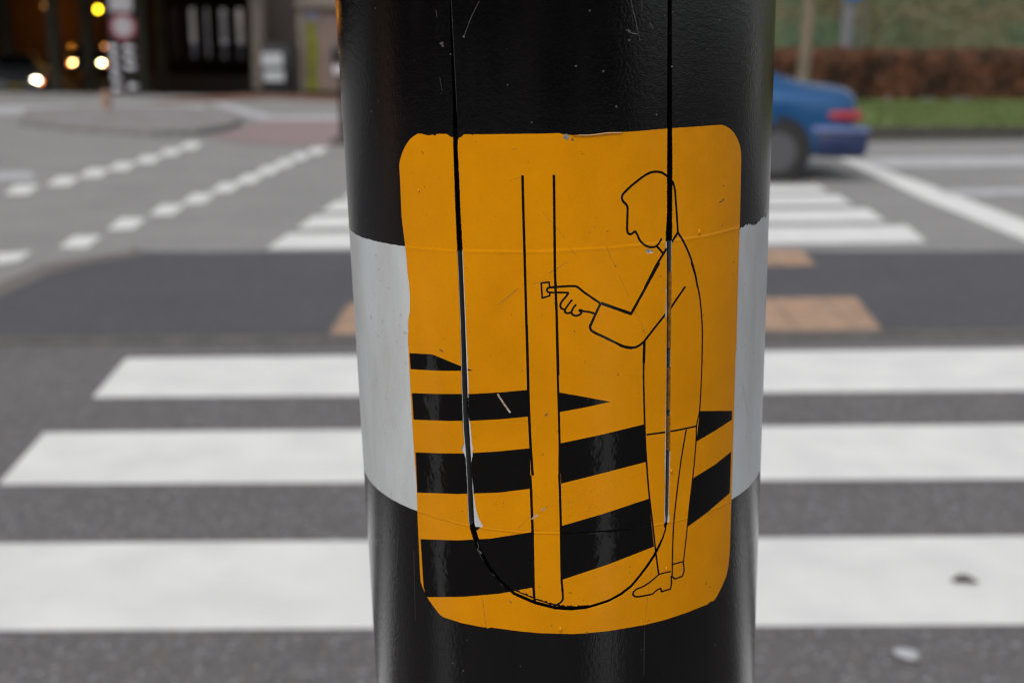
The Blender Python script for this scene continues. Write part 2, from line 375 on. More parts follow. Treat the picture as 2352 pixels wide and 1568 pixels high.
# low white edging stones seen under the hedge
stp = [(3485, 380), (3510, 384), (3605, 386), (3655, 388), (3720, 380), (3745, 383)]
for i, (sx, sy) in enumerate([(3485, 392), (3603, 388), (3655, 392), (3735, 384), (3830, 404)]):
    q = G(sx*.5742, sy*.5742+2, .125)
    o = MB().box((0, 0, .03), (.16+.03*(i % 2), .12, .1), bev=.025).build('stone', M['galv'], None, True); o.location = (q.x, hy(q.x, -.25), .13); o.rotation_euler = (0, 0, i*.7)
    tag(o, ['small pale stone at the foot of the hedge nearest the blue car', 'small pale stone under the hedge, second from the blue car', 'small pale stone under the hedge, third from the blue car',
            'small pale stone under the hedge, fourth from the blue car', 'small pale stone under the hedge, furthest from the blue car'][i], 'stone', 'pale stones at the foot of the hedge')

# ---------------------------------------------------------------- underpass
br_ = empty('railway_bridge', (-14, 44, 0)); tag(br_, 'dark concrete bridge over the road with rows of columns and lit openings', 'bridge')
def off(v): return Vector(v)-Vector((-14, 44, 0))
def X(px, Y, py=150): return AT(px, py, Y).x
xr = X(612, 31)
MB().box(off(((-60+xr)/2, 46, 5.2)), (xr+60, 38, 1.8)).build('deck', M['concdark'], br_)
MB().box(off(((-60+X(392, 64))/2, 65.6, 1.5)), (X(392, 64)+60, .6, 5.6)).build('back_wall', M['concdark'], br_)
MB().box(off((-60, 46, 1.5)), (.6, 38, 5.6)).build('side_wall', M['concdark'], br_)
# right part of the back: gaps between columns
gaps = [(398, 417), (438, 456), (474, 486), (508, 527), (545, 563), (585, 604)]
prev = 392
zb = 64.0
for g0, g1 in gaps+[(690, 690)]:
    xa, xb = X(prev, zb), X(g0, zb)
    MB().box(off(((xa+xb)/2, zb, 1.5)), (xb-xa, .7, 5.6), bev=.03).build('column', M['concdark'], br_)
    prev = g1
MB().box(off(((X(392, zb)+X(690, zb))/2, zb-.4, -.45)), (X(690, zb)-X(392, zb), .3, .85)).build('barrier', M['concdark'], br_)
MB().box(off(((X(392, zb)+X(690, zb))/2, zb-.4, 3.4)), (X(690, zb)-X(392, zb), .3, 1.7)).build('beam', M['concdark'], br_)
for (px, Y, rr) in [(128, 36, .19), (205, 40, .2), (327, 36, .17), (372, 48, .2), (20, 50, .25)]:
    x = X(px, Y); MB().tube([off((x, Y, -1.2)), off((x, Y, 4.3))], rr, 16).build('column', M['column'], br_, True)
# pale front pier and brown wall, abutment
MB().box(off(((X(583, 30.4)+X(612, 30.4))/2, 30.4, 2.4)), (X(612, 30.4)-X(583, 30.4), .5, 4.8), bev=.02).build('pier', M['abutl'], br_)
MB().box(off(((X(612, 31)+X(690, 31))/2+.0, 31.4, 2.4)), (X(690, 31)-X(612, 31)+.3, .6, 4.8)).build('wing_wall', M['concrete'], br_)
ab = empty('abutment_wall', (X(740, 29.4), 29.4, 0)); tag(ab, 'pinkish brown masonry wall with a moss streak left of the black pole', 'wall')
xa, xb = X(686, 29.2), X(900, 29.2); cx = ab.location.x
MB().box(((xa+xb)/2-cx, .3, .98), (xb-xa, .7, 2.1)).build('masonry', M['abut'], ab)
MB().box((xa-cx+.05, .27, 1.0), (.16, .72, 2.14), bev=.02).build('corner_stones', M['abutl'], ab)
MB().box(((xa+xb)/2-cx, .25, 2.13), (xb-xa+.1, .9, .24), bev=.02).build('coping', M['abutl'], ab)
mb = MB(); xm = X(714, 29.1)-cx
mb.tube([(xm-.02, -.04, 0.02), (xm-.01, -.05, .5), (xm+.02, -.05, 1.1), (xm-.03, -.04, 1.7)], [.15, .13, .16, .1], 10)
for v in mb.bm.verts: v.co.y = -.05+(v.co.y+.05)*.15
mb.build('moss', M['moss'], ab)
MB().box((X(716, 29.1)-cx, -.065, 1.84), (.27, .02, .22), bev=.005).build('plaque', mat('plaque', (.14, .14, .2), .6), ab)
# beyond the bridge: pale ground wall closing the view
sheet('far_ground', [(-120, 66), (60, 66), (60, 160), (-120, 160)], -.83, M['island'])
bw = MB().box((-12, 82, 3.5), (60, 1, 9)).build('far_building', mat('far_facade', (.24, .215, .21), .9, col2=(.10, .095, .10), nscale=.45, contrast=(.42, .58)), None); tag(bw, 'grey brown building seen through the openings beyond the bridge', 'building')
vl = [((398, 417), 'dull grey'), ((438, 456), 'pale grey'), ((508, 527), 'white'), ((545, 563), 'white'), ((585, 604), 'white')]
vlab = ['parked van glimpsed through the leftmost lit opening under the bridge', 'parked van glimpsed through the second lit opening under the bridge', 'parked van in the middle lit opening under the bridge', 'parked van glimpsed in the lit opening next to the pale pier', 'parked van glimpsed just left of the black cabinet']
for i, ((g0, g1), _c) in enumerate(vl):
    x = X((g0+g1)/2, 70); v = empty('parked_van', (x, 70, -.83))
    tag(v, vlab[i], 'van', 'vans parked beyond the bridge')
    bm_ = MB(); bm_.box((0, 0, 1.05), (.95, 3.6, 1.2), bev=.12)
    bm_.build('body', [M['pale'], M['signw']][i % 2], v, True)
    MB().box((0, -1.82, 1.32), (.8, .03, .4), bev=.01).build('windscreen', M['glass'], v)
    for sx in (-.42, .42):
        for sy in (-1.1, 1.1):
            MB().tube([(sx-.09, sy, .31), (sx+.09, sy, .31)], .31, 16).build('wheel', M['tyre'], v)
# top light strips at opening (white sky panel between deck beams)
# lamps
def lampthing(px, py, Y, r, colr, st, label, cat='lamp'):
    p = AT(px, py, Y); o = empty('wall_lamp', p); tag(o, label, cat, 'lamps under the bridge')
    MB().box((0, .1, 0), (r*2.6, .12, r*2.6), bev=.02).build('housing', M['black'], o)
    bm = bmesh.new(); bmesh.ops.create_uvsphere(bm, u_segments=16, v_segments=8, radius=r); me = bpy.data.meshes.new('bulb'); bm.to_mesh(me); bm.free()
    link('bulb', me, lamp('lamp_glow', colr, st), o, True)
    MB().tube([(0, .12, r), (0, .12, 4.4-p.z)], .025, 8).build('hanger', M['black'], o)
lampthing(225, 22, 46, .09, (1, .62, .02), 13, 'brightest yellow lamp hanging under the bridge left of the round sign')
lampthing(102, 14, 46, .05, (1, .45, .12), 2.6, 'dim brownish lamp high up at the far left under the bridge')
lampthing(240, 107, 50, .05, (1, .36, .1), 4, 'dim orange lamp low beside the banded sign posts')
pl = bpy.data.lights.new('sodium_light', 'POINT'); pl.energy = 220; pl.color = (1, .36, .04); pl.shadow_soft_size = .1
po = bpy.data.objects.new('sodium_light', pl); COL.objects.link(po); po.location = AT(90, 34, 62.5)
pl = bpy.data.lights.new('lamp_light', 'POINT'); pl.energy = 12; pl.color = (1, .5, .1); pl.shadow_soft_size = .1
po = bpy.data.objects.new('lamp_light', pl); COL.objects.link(po); po.location = AT(225, 22, 45.5)

# ---------------------------------------------------------------- cars
def car(loc, rz, paint, low, label, lights=None, tail=False, cat='car'):
    """car pointing along +x"""
    root = empty('car', loc, rz); tag(root, label, cat)
    # station: x, z_low, z_belt, z_top, half belt, half top
    st = [(-2.24, .42, .80, .86, .66, .60), (-2.20, .30, .90, .965, .76, .66), (-2.05, .24, .93, 1.0, .83, .70), (-1.62, .22, .94, 1.03, .86, .70),
          (-1.30, .2, .94, 1.16, .87, .64), (-.80, .2, .94, 1.36, .87, .60), (-.3, .2, .94, 1.42, .87, .58), (.3, .2, .93, 1.41, .87, .58),
          (.75, .2, .92, 1.27, .87, .60), (1.2, .2, .90, .99, .86, .68), (1.7, .2, .84, .90, .84, .66), (2.05, .22, .72, .79, .78, .6), (2.2, .3, .62, .68, .66, .5), (2.24, .4, .56, .60, .55, .4)]
    bm = bmesh.new(); rings = []
    for x, zl, zb_, zt, hb, ht in st:
        prof = [(-hb*.9, zl), (-hb*1.0, zl+.08), (-hb*1.02, (zl+zb_)/2+.05), (-hb, zb_-.03), (-hb+.05, zb_), (-ht, zt-.03), (-ht*.8, zt), (0, zt+.01)]
        prof = prof + [(-a_, b_) for a_, b_ in prof[-2::-1]]
        rings.append([bm.verts.new((x, a_, b_)) for a_, b_ in prof])
    n = len(rings[0])
    for A, B in zip(rings, rings[1:]):
        for k in range(n): bm.faces.new((A[k], A[(k+1) % n], B[(k+1) % n], B[k]))
    bm.faces.new(rings[0][::-1]); bm.faces.new(rings[-1])
    bmesh.ops.recalc_face_normals(bm, faces=bm.faces)
    me = bpy.data.meshes.new('body'); bm.to_mesh(me); bm.free()
    b = link('body', me, paint, root, False)
    for p_ in me.polygons: p_.use_smooth = True
    md = b.modifiers.new('sub', 'SUBSURF'); md.levels = 2; md.render_levels = 2
    # side windows, screens
    for s in (-1, 1):
        def q(x, z, o): return (x, s*o, z)
        for pts in ([(-1.22, 1.0, .855), (-.35, 1.0, .865), (-.35, 1.30, .69), (-.82, 1.27, .69), (-1.1, 1.12, .76)], [(-.28, 1.0, .865), (.75, .99, .865), (.42, 1.27, .68), (-.28, 1.31, .69)]):
            bm = bmesh.new(); vv = [bm.verts.new((x, s*(o+.012), z)) for x, z, o in pts]; f = bm.faces.new(vv)
            bmesh.ops.solidify(bm, geom=[f], thickness=.01)
            me = bpy.data.meshes.new('side_window'); bm.to_mesh(me); bm.free(); link('side_window', me, M['glass'], root)
    for pts, nm in (([(-1.48, .58, 1.095), (-.84, .50, 1.37), (-.84, -.50, 1.37), (-1.48, -.58, 1.095)], 'rear_screen'), ([(1.16, .62, 1.035), (.60, .50, 1.355), (.60, -.50, 1.355), (1.16, -.62, 1.035)], 'windscreen')):
        bm = bmesh.new(); f = bm.faces.new([bm.verts.new((x, y, z+.015)) for x, y, z in pts]); bmesh.ops.solidify(bm, geom=[f], thickness=.012)
        me = bpy.data.meshes.new(nm); bm.to_mesh(me); bm.free(); link(nm, me, M['glass'], root)
    for x in (-1.36, 1.32):
        for s in (-1, 1):
            wl = MB().tube([(x, s*.70, .31), (x, s*.885, .31)], .315, 28).build('wheel', M['tyre'], root, True)
            MB().tube([(x, s*.885, .31), (x, s*.897, .31)], .215, 24).build('rim', M['rim'], wl, True)
            MB().tube([(x, s*.6, .33), (x, s*.878, .33)], .37, 28).build('wheel_arch', M['black'], root, True)
    # bumpers, lamps
    MB().box((-2.06, 0, .41), (.58, 1.76, .30), bev=.09).build('rear_bumper', low, root, True)
    MB().box((2.14, 0, .40), (.24, 1.5, .24), bev=.07).build('front_bumper', low, root, True)
    for s in (-1, 1):
        MB().box((-2.03, s*.872, .56), (.60, .04, .06), bev=.015).build('trim_strip', mat('trim_blue_grey', (.13, .17, .34), .4) if low is M['bluelow'] else paint, root, True)
        tl_ = MB().box((-2.06, s*.73, .70), (.40, .25, .12), bev=.05).build('tail_lamp', M['tail'], root, True)
        if lights: MB().box((2.11, s*.74, .60), (.12, .08, .1), bev=.02).build('indicator', hred, root, True)
        hl_mat = M['signw'] if not lights else lights[0 if s < 0 else 1]
        MB().box((2.12, s*.58, .62), (.14, .22, .13), bev=.04).build('headlight', hl_mat, root, True)
    MB().box((2.27, 0, .45), (.02, .5, .11)).build('number_plate', M['plate'], root)
    MB().box((-2.31, 0, .55), (.02, .5, .11)).build('number_plate', M['plate'], root)
    MB().box((2.235, 0, .58), (.03, .62, .09), bev=.01).build('grille', M['black'], root)
    for s in (-1, 1):
        for x in (-.52, .52): MB().box((x, s*.885, .84), (.17, .035, .03), bev=.01).build('door_handle', paint, root, True)
        for x in (-.34, .92): MB().box((x, s*.872, .60), (.012, .02, .62)).build('door_seam', M['black'], root)
    for s in (-1, 1): MB().box((.75, s*.96, .98), (.1, .16, .12), bev=.03).build('wing_mirror', paint, root, True)
    return root
# blue saloon driving to the left: rear bumper at the right
wc = G(1798, 418)
car((wc.x-1.36-.10, wc.y+.86, 0), math.radians(180), M['bluecar'], M['bluelow'], 'blue saloon car passing behind the black pole, its tail in view')
hw = lamp('headlight_white', (1, .9, .62), 26); hy_ = lamp('headlight_amber', (1, .62, .2), 30); hoff = M['signw']; hred = lamp('indicator_glow', (1, .22, .05), 6)
p = AT(36, 193, 37.6); a_ = math.radians(-70)
car((p.x-2.24*math.cos(a_), p.y-2.24*math.sin(a_), -.80), a_, M['silver'], M['silver'], 'silver car with a bright white headlight at the far left under the bridge', lights=(hoff, hw))
p = AT(201, 156, 54.0)
a_ = math.radians(-69)
car((p.x-2.24*math.cos(a_), p.y-2.24*math.sin(a_), -.70), a_, M['darkcar'], M['darkcar'], 'dark car with lit amber headlights between bridge columns', lights=(hy_, lamp('headlight_warm', (1, .8, .35), 45)))

# ---------------------------------------------------------------- signs and street furniture on the left
Y = 28.0
rs = empty('road_sign', (X(284, Y), Y, 0)); cx = rs.location.x; tag(rs, 'round red bordered sign on two black and white banded posts before the underpass', 'road sign')
for (pxx, ys, lean) in ((267, [109, 132, 156, 179, 203], .1), (302, [110, 132, 154, 198], .09)):
    xb_ = X(pxx+6, Y, 225)-cx; xt_ = X(pxx-7, Y, 100)-cx
    po_ = MB().tube([(xb_, 0, -.02), (xt_, 0, 1.3), (xt_, 0, 2.6)], .07, 14).build('post', M['black'], rs, True)
    for yy in ys:
        z = AT(pxx, yy, Y).z; xx = xb_+(xt_-xb_)*(z/1.3)
        MB().tube([(xx, 0, z-.038), (xx, 0, z+.038)], .115, 14).build('band', M['bandw'], po_, True)
z = AT(286, 62, Y).z; xx = X(286, Y, 62)-cx
ds = MB().tube([(xx, -.09, z), (xx, -.11, z)], .30, 36).build('sign_disc', M['red'], rs, True)
MB().tube([(xx, -.111, z), (xx, -.116, z)], .225, 36).build('sign_face', M['signw'], ds, True)
z = AT(282, 8, Y).z; xx = X(280, Y, 8)-cx
MB().box((xx, -.1, z+.16), (.52, .03, .70), bev=.01).build('sign_board', M['signw'], rs)
# cabinet with notices
Y = 29.6
cb = empty('utility_cabinet', (X(648, Y), Y-.5, 0)); cx = cb.location.x; tag(cb, 'black utility cabinet with white notices in front of the brown wall', 'cabinet')
MB().box((0.0, 0, .58), (.74, .5, 1.12), bev=.03).build('body', M['black'], cb, True)
MB().box((0.0, 0, 1.17), (.80, .56, .05), bev=.015).build('lid', M['black'], cb, True)
MB().box((-.09, -.257, .80), (.5, .012, .32)).build('notice', M['poster'], cb)
MB().box((-.06, -.257, .42), (.48, .012, .25)).build('notice', M['poster'], cb)
MB().box((0, 0, .02), (.8, .56, .04)).build('plinth', M['kerbdark'], cb)
# marker bollard
q = G(246, 262)
bo = empty('bollard', q); tag(bo, 'short orange brown bollard on the kerb below the round sign', 'bollard')
MB().tube([(0, 0, -.01), (0, 0, .36), (0, 0, .40)], [.085, .08, .05], 14).build('post', M['tan'], bo, True)
MB().tube([(0, 0, -.01), (0, 0, .04)], .13, 14).build('base', M['kerb'], bo, True)
# push-button post half hidden behind the big pole
q = G(790, 331)
bp = empty('signal_post', q); tag(bp, 'dark post with a button box half hidden behind the left edge of the big pole', 'post')
MB().tube([(0, 0, -.02), (0, 0, .9), (0, 0, 1.36)], .055, 14).build('post', M['black'], bp, True)
MB().box((-.02, -.03, 1.18), (.24, .16, .24), bev=.04).build('signal_head', M['black'], bp, True)
MB().box((-.03, -.07, .98), (.16, .1, .11), bev=.02).build('button_box', M['pale'], bp, True)
MB().tube([(0, 0, -.02), (0, 0, .06), (0, 0, .1)], [.2, .18, .07], 18).build('foot', M['kerbdark'], bp, True)
mbrk = mat('added_brick_facade', (.10, .05, .035), .9, col2=(.07, .04, .03), nscale=2)
b1 = empty('added_brick_building', (-17, -8, 0)); tag(b1, 'unseen dark brick building added left of the camera to shape the pole reflections', 'building')  # added out of view to keep bright sky out of the pole's reflection
MB().box((-3, 0, 5), (6, 30, 10.2)).build('wall', mbrk, b1)
for y_, h_ in ((-11, 2.6), (-6.5, 2.6), (-2, 2.6), (9, 2.6)):
    MB().box((.02, y_, 1.75), (.1, 2.2, h_)).build('window', M['glass'], b1)
MB().box((.06, 10.5, .95), (.3, 1.9, 1.9), bev=.03).build('door', mat('copper_reflection_panel', (.80, .42, .22), .7), b1)  # copper panel added to tint the streak mirrored on the pole
b3 = empty('added_white_building', (38, 27, 0)); tag(b3, 'unseen low white building added beyond the verge to brighten the right side of the pole', 'building')  # added out of view to put a bright glint on the pole
MB().box((0, 0, 1.5), (5, 6, 3.2)).build('wall', M['bandw'], b3); MB().box((0, 0, 3.2), (5.4, 6.4, .2)).build('roof', M['kerbdark'], b3)
b2 = empty('added_brick_building', (-2, -17, 0)); tag(b2, 'unseen dark brick building added behind the camera to darken the middle of the pole', 'building')  # unseen block added to darken what the pole's centre reflects
MB().box((0, -3, 4.5), (30, 6, 9.2)).build('wall', mbrk, b2)
for x_ in (-11, -7, -3, 1, 5, 9):
    MB().box((x_, .02, 1.75), (2.2, .1, 2.6)).build('window', M['glass'], b2)
tag(sheet('tactile_paving', [_pol(az_, d_) for az_, d_ in ((-94.5, 8), (-101.5, 8), (-101.5, 17), (-94.5, 17))], .008, mat('copper_reflection_patch', (.68, .36, .18), .7, col2=(.6, .3, .15), nscale=4)))  # unseen copper patch, added only to warm the pole's left reflection
# litter on the crossing
q = G(2215, 1337)
lf_ = bmesh.new(); bmesh.ops.create_grid(lf_, x_segments=8, y_segments=4, size=.5)
for v in lf_.verts: v.co = Vector((v.co.x*.085, v.co.y*.042*(1-(v.co.x*1.7)**2), .006+.010*math.cos(v.co.x*5)-.004*abs(v.co.y)*3))
me = bpy.data.meshes.new('leaf'); lf_.to_mesh(me); lf_.free(); o = link('leaf', me, mat('dead_leaf', (.05, .035, .025), .8)); o.location = (q.x, q.y, .006); o.rotation_euler = (0, 0, -.1)
tag(o, 'dark dead leaf lying on the nearest white crossing stripe', 'leaf')
q = G(2083, 1510)
bm = bmesh.new(); bmesh.ops.create_icosphere(bm, subdivisions=3, radius=.5)
for v in bm.verts:
    nn = 1+.25*noise.noise(v.co*3); v.co = Vector((v.co.x*.066*nn, v.co.y*.045*nn, v.co.z*.016*nn+.008))
me = bpy.data.meshes.new('paper_scrap'); bm.to_mesh(me); bm.free(); o = link('paper_scrap', me, M['poster'], None, True); o.location = (q.x, q.y, .003); o.rotation_euler = (0, 0, -.35)
tag(o, 'crumpled white paper scrap on the dark asphalt in front of the stripes', 'litter')

# ================================================================ THE POLE
R0 = .09; TAPER = .0176
P0 = Vector((.0225053, .5073486, 1.3)); AX = Vector((-.0408163, -.0053443, 1)).normalized()
base = P0 - AX*(1.3/AX.z)
LX = (Vector((1, 0, 0))-AX*AX.x).normalized(); LY = AX.cross(LX)
pole = empty('signal_pole'); pmx = Matrix((LX, LY, AX)).transposed().to_4x4(); pmx.translation = base
pole.matrix_world = pmx; pinv = pmx.inverted()
tag(pole, 'thick black steel pole with a white band and an orange sticker in the foreground', 'pole')
def Rz(z): return R0*(1+TAPER*(max(.6, min(2.2, z))-1.3))
C_l = pinv @ CC
def on_pole(sx, sy):
    """photo pixel (4096 wide) -> (s, z) on the unrolled pole, millimetres"""
    d = pinv.to_3x3() @ ray(sx*.57421875, sy*.57421875); R = R0
    for _ in range(3):
        A = d.x*d.x+d.y*d.y; B = 2*(d.x*C_l.x+d.y*C_l.y); Cq = C_l.x**2+C_l.y**2-R*R
        disc = B*B-4*A*Cq; t = (-B-math.sqrt(max(disc, 0)))/(2*A); q = C_l+d*t; R = Rz(q.z)
    return (math.atan2(q.x, -q.y)*R0*1000, q.z*1000)
def surf(s, z, h=0.0):
    a = s/1000/R0; r = Rz(z/1000)+h; return Vector((r*math.sin(a), -r*math.cos(a), z/1000)), Vector((math.sin(a), -math.cos(a), 0))
ZO = {'6': (1500, 450, 1.49355), '7': (1500, 1300, 1.20645), 'A': (2100, 1050, 2.94), 'B': (2400, 650, 3.136), 'C': (2400, 2000, 3.137),
      'E': (1600, 1950, 2.4125), 'F': (1500, 450, 2.851), 'G': (1600, 1300, 2.6133), 'S': (0, 0, 1.0), 'H': (2500, 1800, 1.684), 'T': (2500, 0, 1.4257), 'U': (1300, 0, 1.4257)}
def src(z, pts): x0, y0, k = ZO[z]; return [(x0+a_/k, y0+b_/k) for a_, b_ in pts]
def cat_(pts, closed=False, sub=4):
    n = len(pts); out = []
    for i in range(n if closed else n-1):
        p0 = pts[(i-1) % n] if closed or i > 0 else pts[i]; p1 = pts[i]; p2 = pts[(i+1) % n]; p3 = pts[(i+2) % n] if closed or i+2 < n else p2
        for k in range(sub):
            t = k/sub
            out.append(tuple(.5*((2*p1[j])+(-p0[j]+p2[j])*t+(2*p0[j]-5*p1[j]+4*p2[j]-p3[j])*t*t+(-p0[j]+3*p1[j]-3*p2[j]+p3[j])*t**3) for j in (0, 1)))
    if not closed: out.append(pts[-1])
    return out
def dens(pts, step=22, closed=True):
    out = []; n = len(pts)
    for i in range(n if closed else n-1):
        a_, b_ = pts[i], pts[(i+1) % n]; L = math.dist(a_, b_); k = max(1, int(L/step))
        out += [(a_[0]+(b_[0]-a_[0])*j/k, a_[1]+(b_[1]-a_[1])*j/k) for j in range(k)]
    if not closed: out.append(pts[-1])
    return out
def poly(pts, closed=True, step=22): return [on_pole(*p) for p in dens(pts, step, closed)]
MMPX = .0905
def stroke(pts, wpx, smooth=True, step=14):
    """list of quads in (s,z)"""
    if smooth and len(pts) > 2: pts = cat_(pts, False, 4)
    c_ = [Vector(on_pole(*p)) for p in dens(pts, step, False)]
    c2 = [c_[0]]
    for p in c_[1:]:
        if (p-c2[-1]).length > .12: c2.append(p)
    hw_ = wpx*MMPX/2*(1.36 if wpx > 5.5 else 1.6 if wpx > 4 else 1); out = []
    nrm = []
    for i in range(len(c2)):
        t = (c2[min(i+1, len(c2)-1)]-c2[max(0, i-1)]).normalized(); nrm.append(Vector((-t.y, t.x))*hw_*(1+.10*noise.noise(Vector((c2[i].x*.9, c2[i].y*.9, 0)))))
    for i in range(len(c2)-1):
        t1 = (c2[i+1]-c2[i]).normalized(); n0 = nrm[i]; n1 = nrm[i+1]
        # corners: use own normal + a joint square
        out.append([tuple(c2[i]+n0), tuple(c2[i+1]+n1), tuple(c2[i+1]-n1), tuple(c2[i]-n0)])
        if i > 0:
            t0 = (c2[i]-c2[i-1]).normalized()
            if t0.dot(t1) < .9:
                out.append([tuple(c2[i]+Vector((math.cos(a_), math.sin(a_)))*hw_) for a_ in [k*math.pi/4+.2 for k in range(8)]])
                q = Vector((-t1.y, t1.x))*hw_; out.append([tuple(c2[i]+q), tuple(c2[i+1]+q), tuple(c2[i+1]-q), tuple(c2[i]-q)])
                q = Vector((-t0.y, t0.x))*hw_; out.append([tuple(c2[i-1]+q), tuple(c2[i]+q), tuple(c2[i]-q), tuple(c2[i-1]-q)])
    return out
def inside(px, py, pg):
    pg = np.asarray(pg); x, y = pg[:, 0], pg[:, 1]; x2, y2 = np.roll(x, -1), np.roll(y, -1)
    r = np.zeros(len(px), bool)
    idx = np.where((px >= x.min()) & (px <= x.max()) & (py >= y.min()) & (py <= y.max()))[0]
    if not len(idx): return r
    X_, Y_ = px[idx, None], py[idx, None]
    c_ = ((y > Y_) != (y2 > Y_)) & (X_ < (x2-x)*(Y_-y)/np.where(y2 == y, 1e-12, y2-y)+x)
    r[idx] = (c_.sum(1) % 2) == 1
    return r
def fill(name, layers, h, mats, parent, skirt=None, gstep=3.0, excl=(), band=None, smi=None):
    """layers: list of (polygons, material index), later ones win; index -1 leaves a hole. Everything in mm on the unrolled pole."""
    vs, es = [], []
    allp = [p for L_, _ in layers for p in L_]+list(excl)+list(band or ())
    for pg in allp:
        k = len(vs); n = len(pg); vs += [Vector(p) for p in pg]; es += [(k+i, k+(i+1) % n) for i in range(n)]
    xs = [v.x for v in vs]; ys = [v.y for v in vs]
    x = math.floor(min(xs)/gstep)*gstep+gstep*.53
    while x < max(xs):
        k = len(vs); vs += [Vector((x, min(ys)-1)), Vector((x, max(ys)+1))]; es.append((k, k+1)); x += gstep
    V, E_, F_, *_ = delaunay_2d_cdt(vs, es, [], 0, 1e-4)
    V = np.array([tuple(v) for v in V]); T_ = [f for f in F_]
    cx = np.array([V[list(f), 0].mean() for f in T_]); cy = np.array([V[list(f), 1].mean() for f in T_])
    mi = np.full(len(T_), -1)
    for L_, m_ in layers:
        ins = np.zeros(len(T_), bool)
        for pg in L_: ins |= inside(cx, cy, pg)
        mi[ins] = m_
    for pg in excl: mi[inside(cx, cy, pg)] = -1
    if band: mi[inside(cx, cy, band[0]) & ~inside(cx, cy, band[1])] = -1
    keep = [i for i in range(len(T_)) if mi[i] >= 0]
    used = sorted({v for i in keep for v in T_[i]}); rm = {v: i for i, v in enumerate(used)}
    hf = h if callable(h) else (lambda s, z: h)
    pos, nor = [], []
    for v in used:
        p, n_ = surf(V[v, 0], V[v, 1], hf(V[v, 0], V[v, 1])); pos.append(p); nor.append(n_)
    faces = []; fm = []
    for i in keep:
        f = [rm[v] for v in T_[i]]
        fn_ = (pos[f[1]]-pos[f[0]]).cross(pos[f[2]]-pos[f[0]])
        if fn_.dot(nor[f[0]]) < 0: f = f[::-1]
        faces.append(f); fm.append(mi[i])
    ln = [nor[v] for f in faces for v in f]
    if skirt:
        cnt = {}
        for fi, f in enumerate(faces):
            for a_, b_ in zip(f, f[1:]+f[:1]): cnt.setdefault((min(a_, b_), max(a_, b_)), []).append((a_, b_, fm[fi]))
        for k, l in cnt.items():
            if len(l) == 1:
                a_, b_, m_ = l[0]; pa, pb = pos[a_], pos[b_]
                qa, qb = pa-nor[a_]*skirt, pb-nor[b_]*skirt
                i0 = len(pos); pos += [pa.copy(), pb.copy(), qb, qa]; nn = (pb-pa).cross(nor[a_]).normalized()
                nor += [nn]*4; faces.append([i0+1, i0, i0+3, i0+2]); fm.append(m_ if smi is None else smi); ln += [nn]*4
    me = bpy.data.meshes.new(name); me.from_pydata([tuple(p) for p in pos], [], faces)
    for p, m_ in zip(me.polygons, fm): p.material_index = int(m_); p.use_smooth = True
    me.update()
    me.normals_split_custom_set([tuple(n_) for n_ in ln])
    return link(name, me, mats, parent)

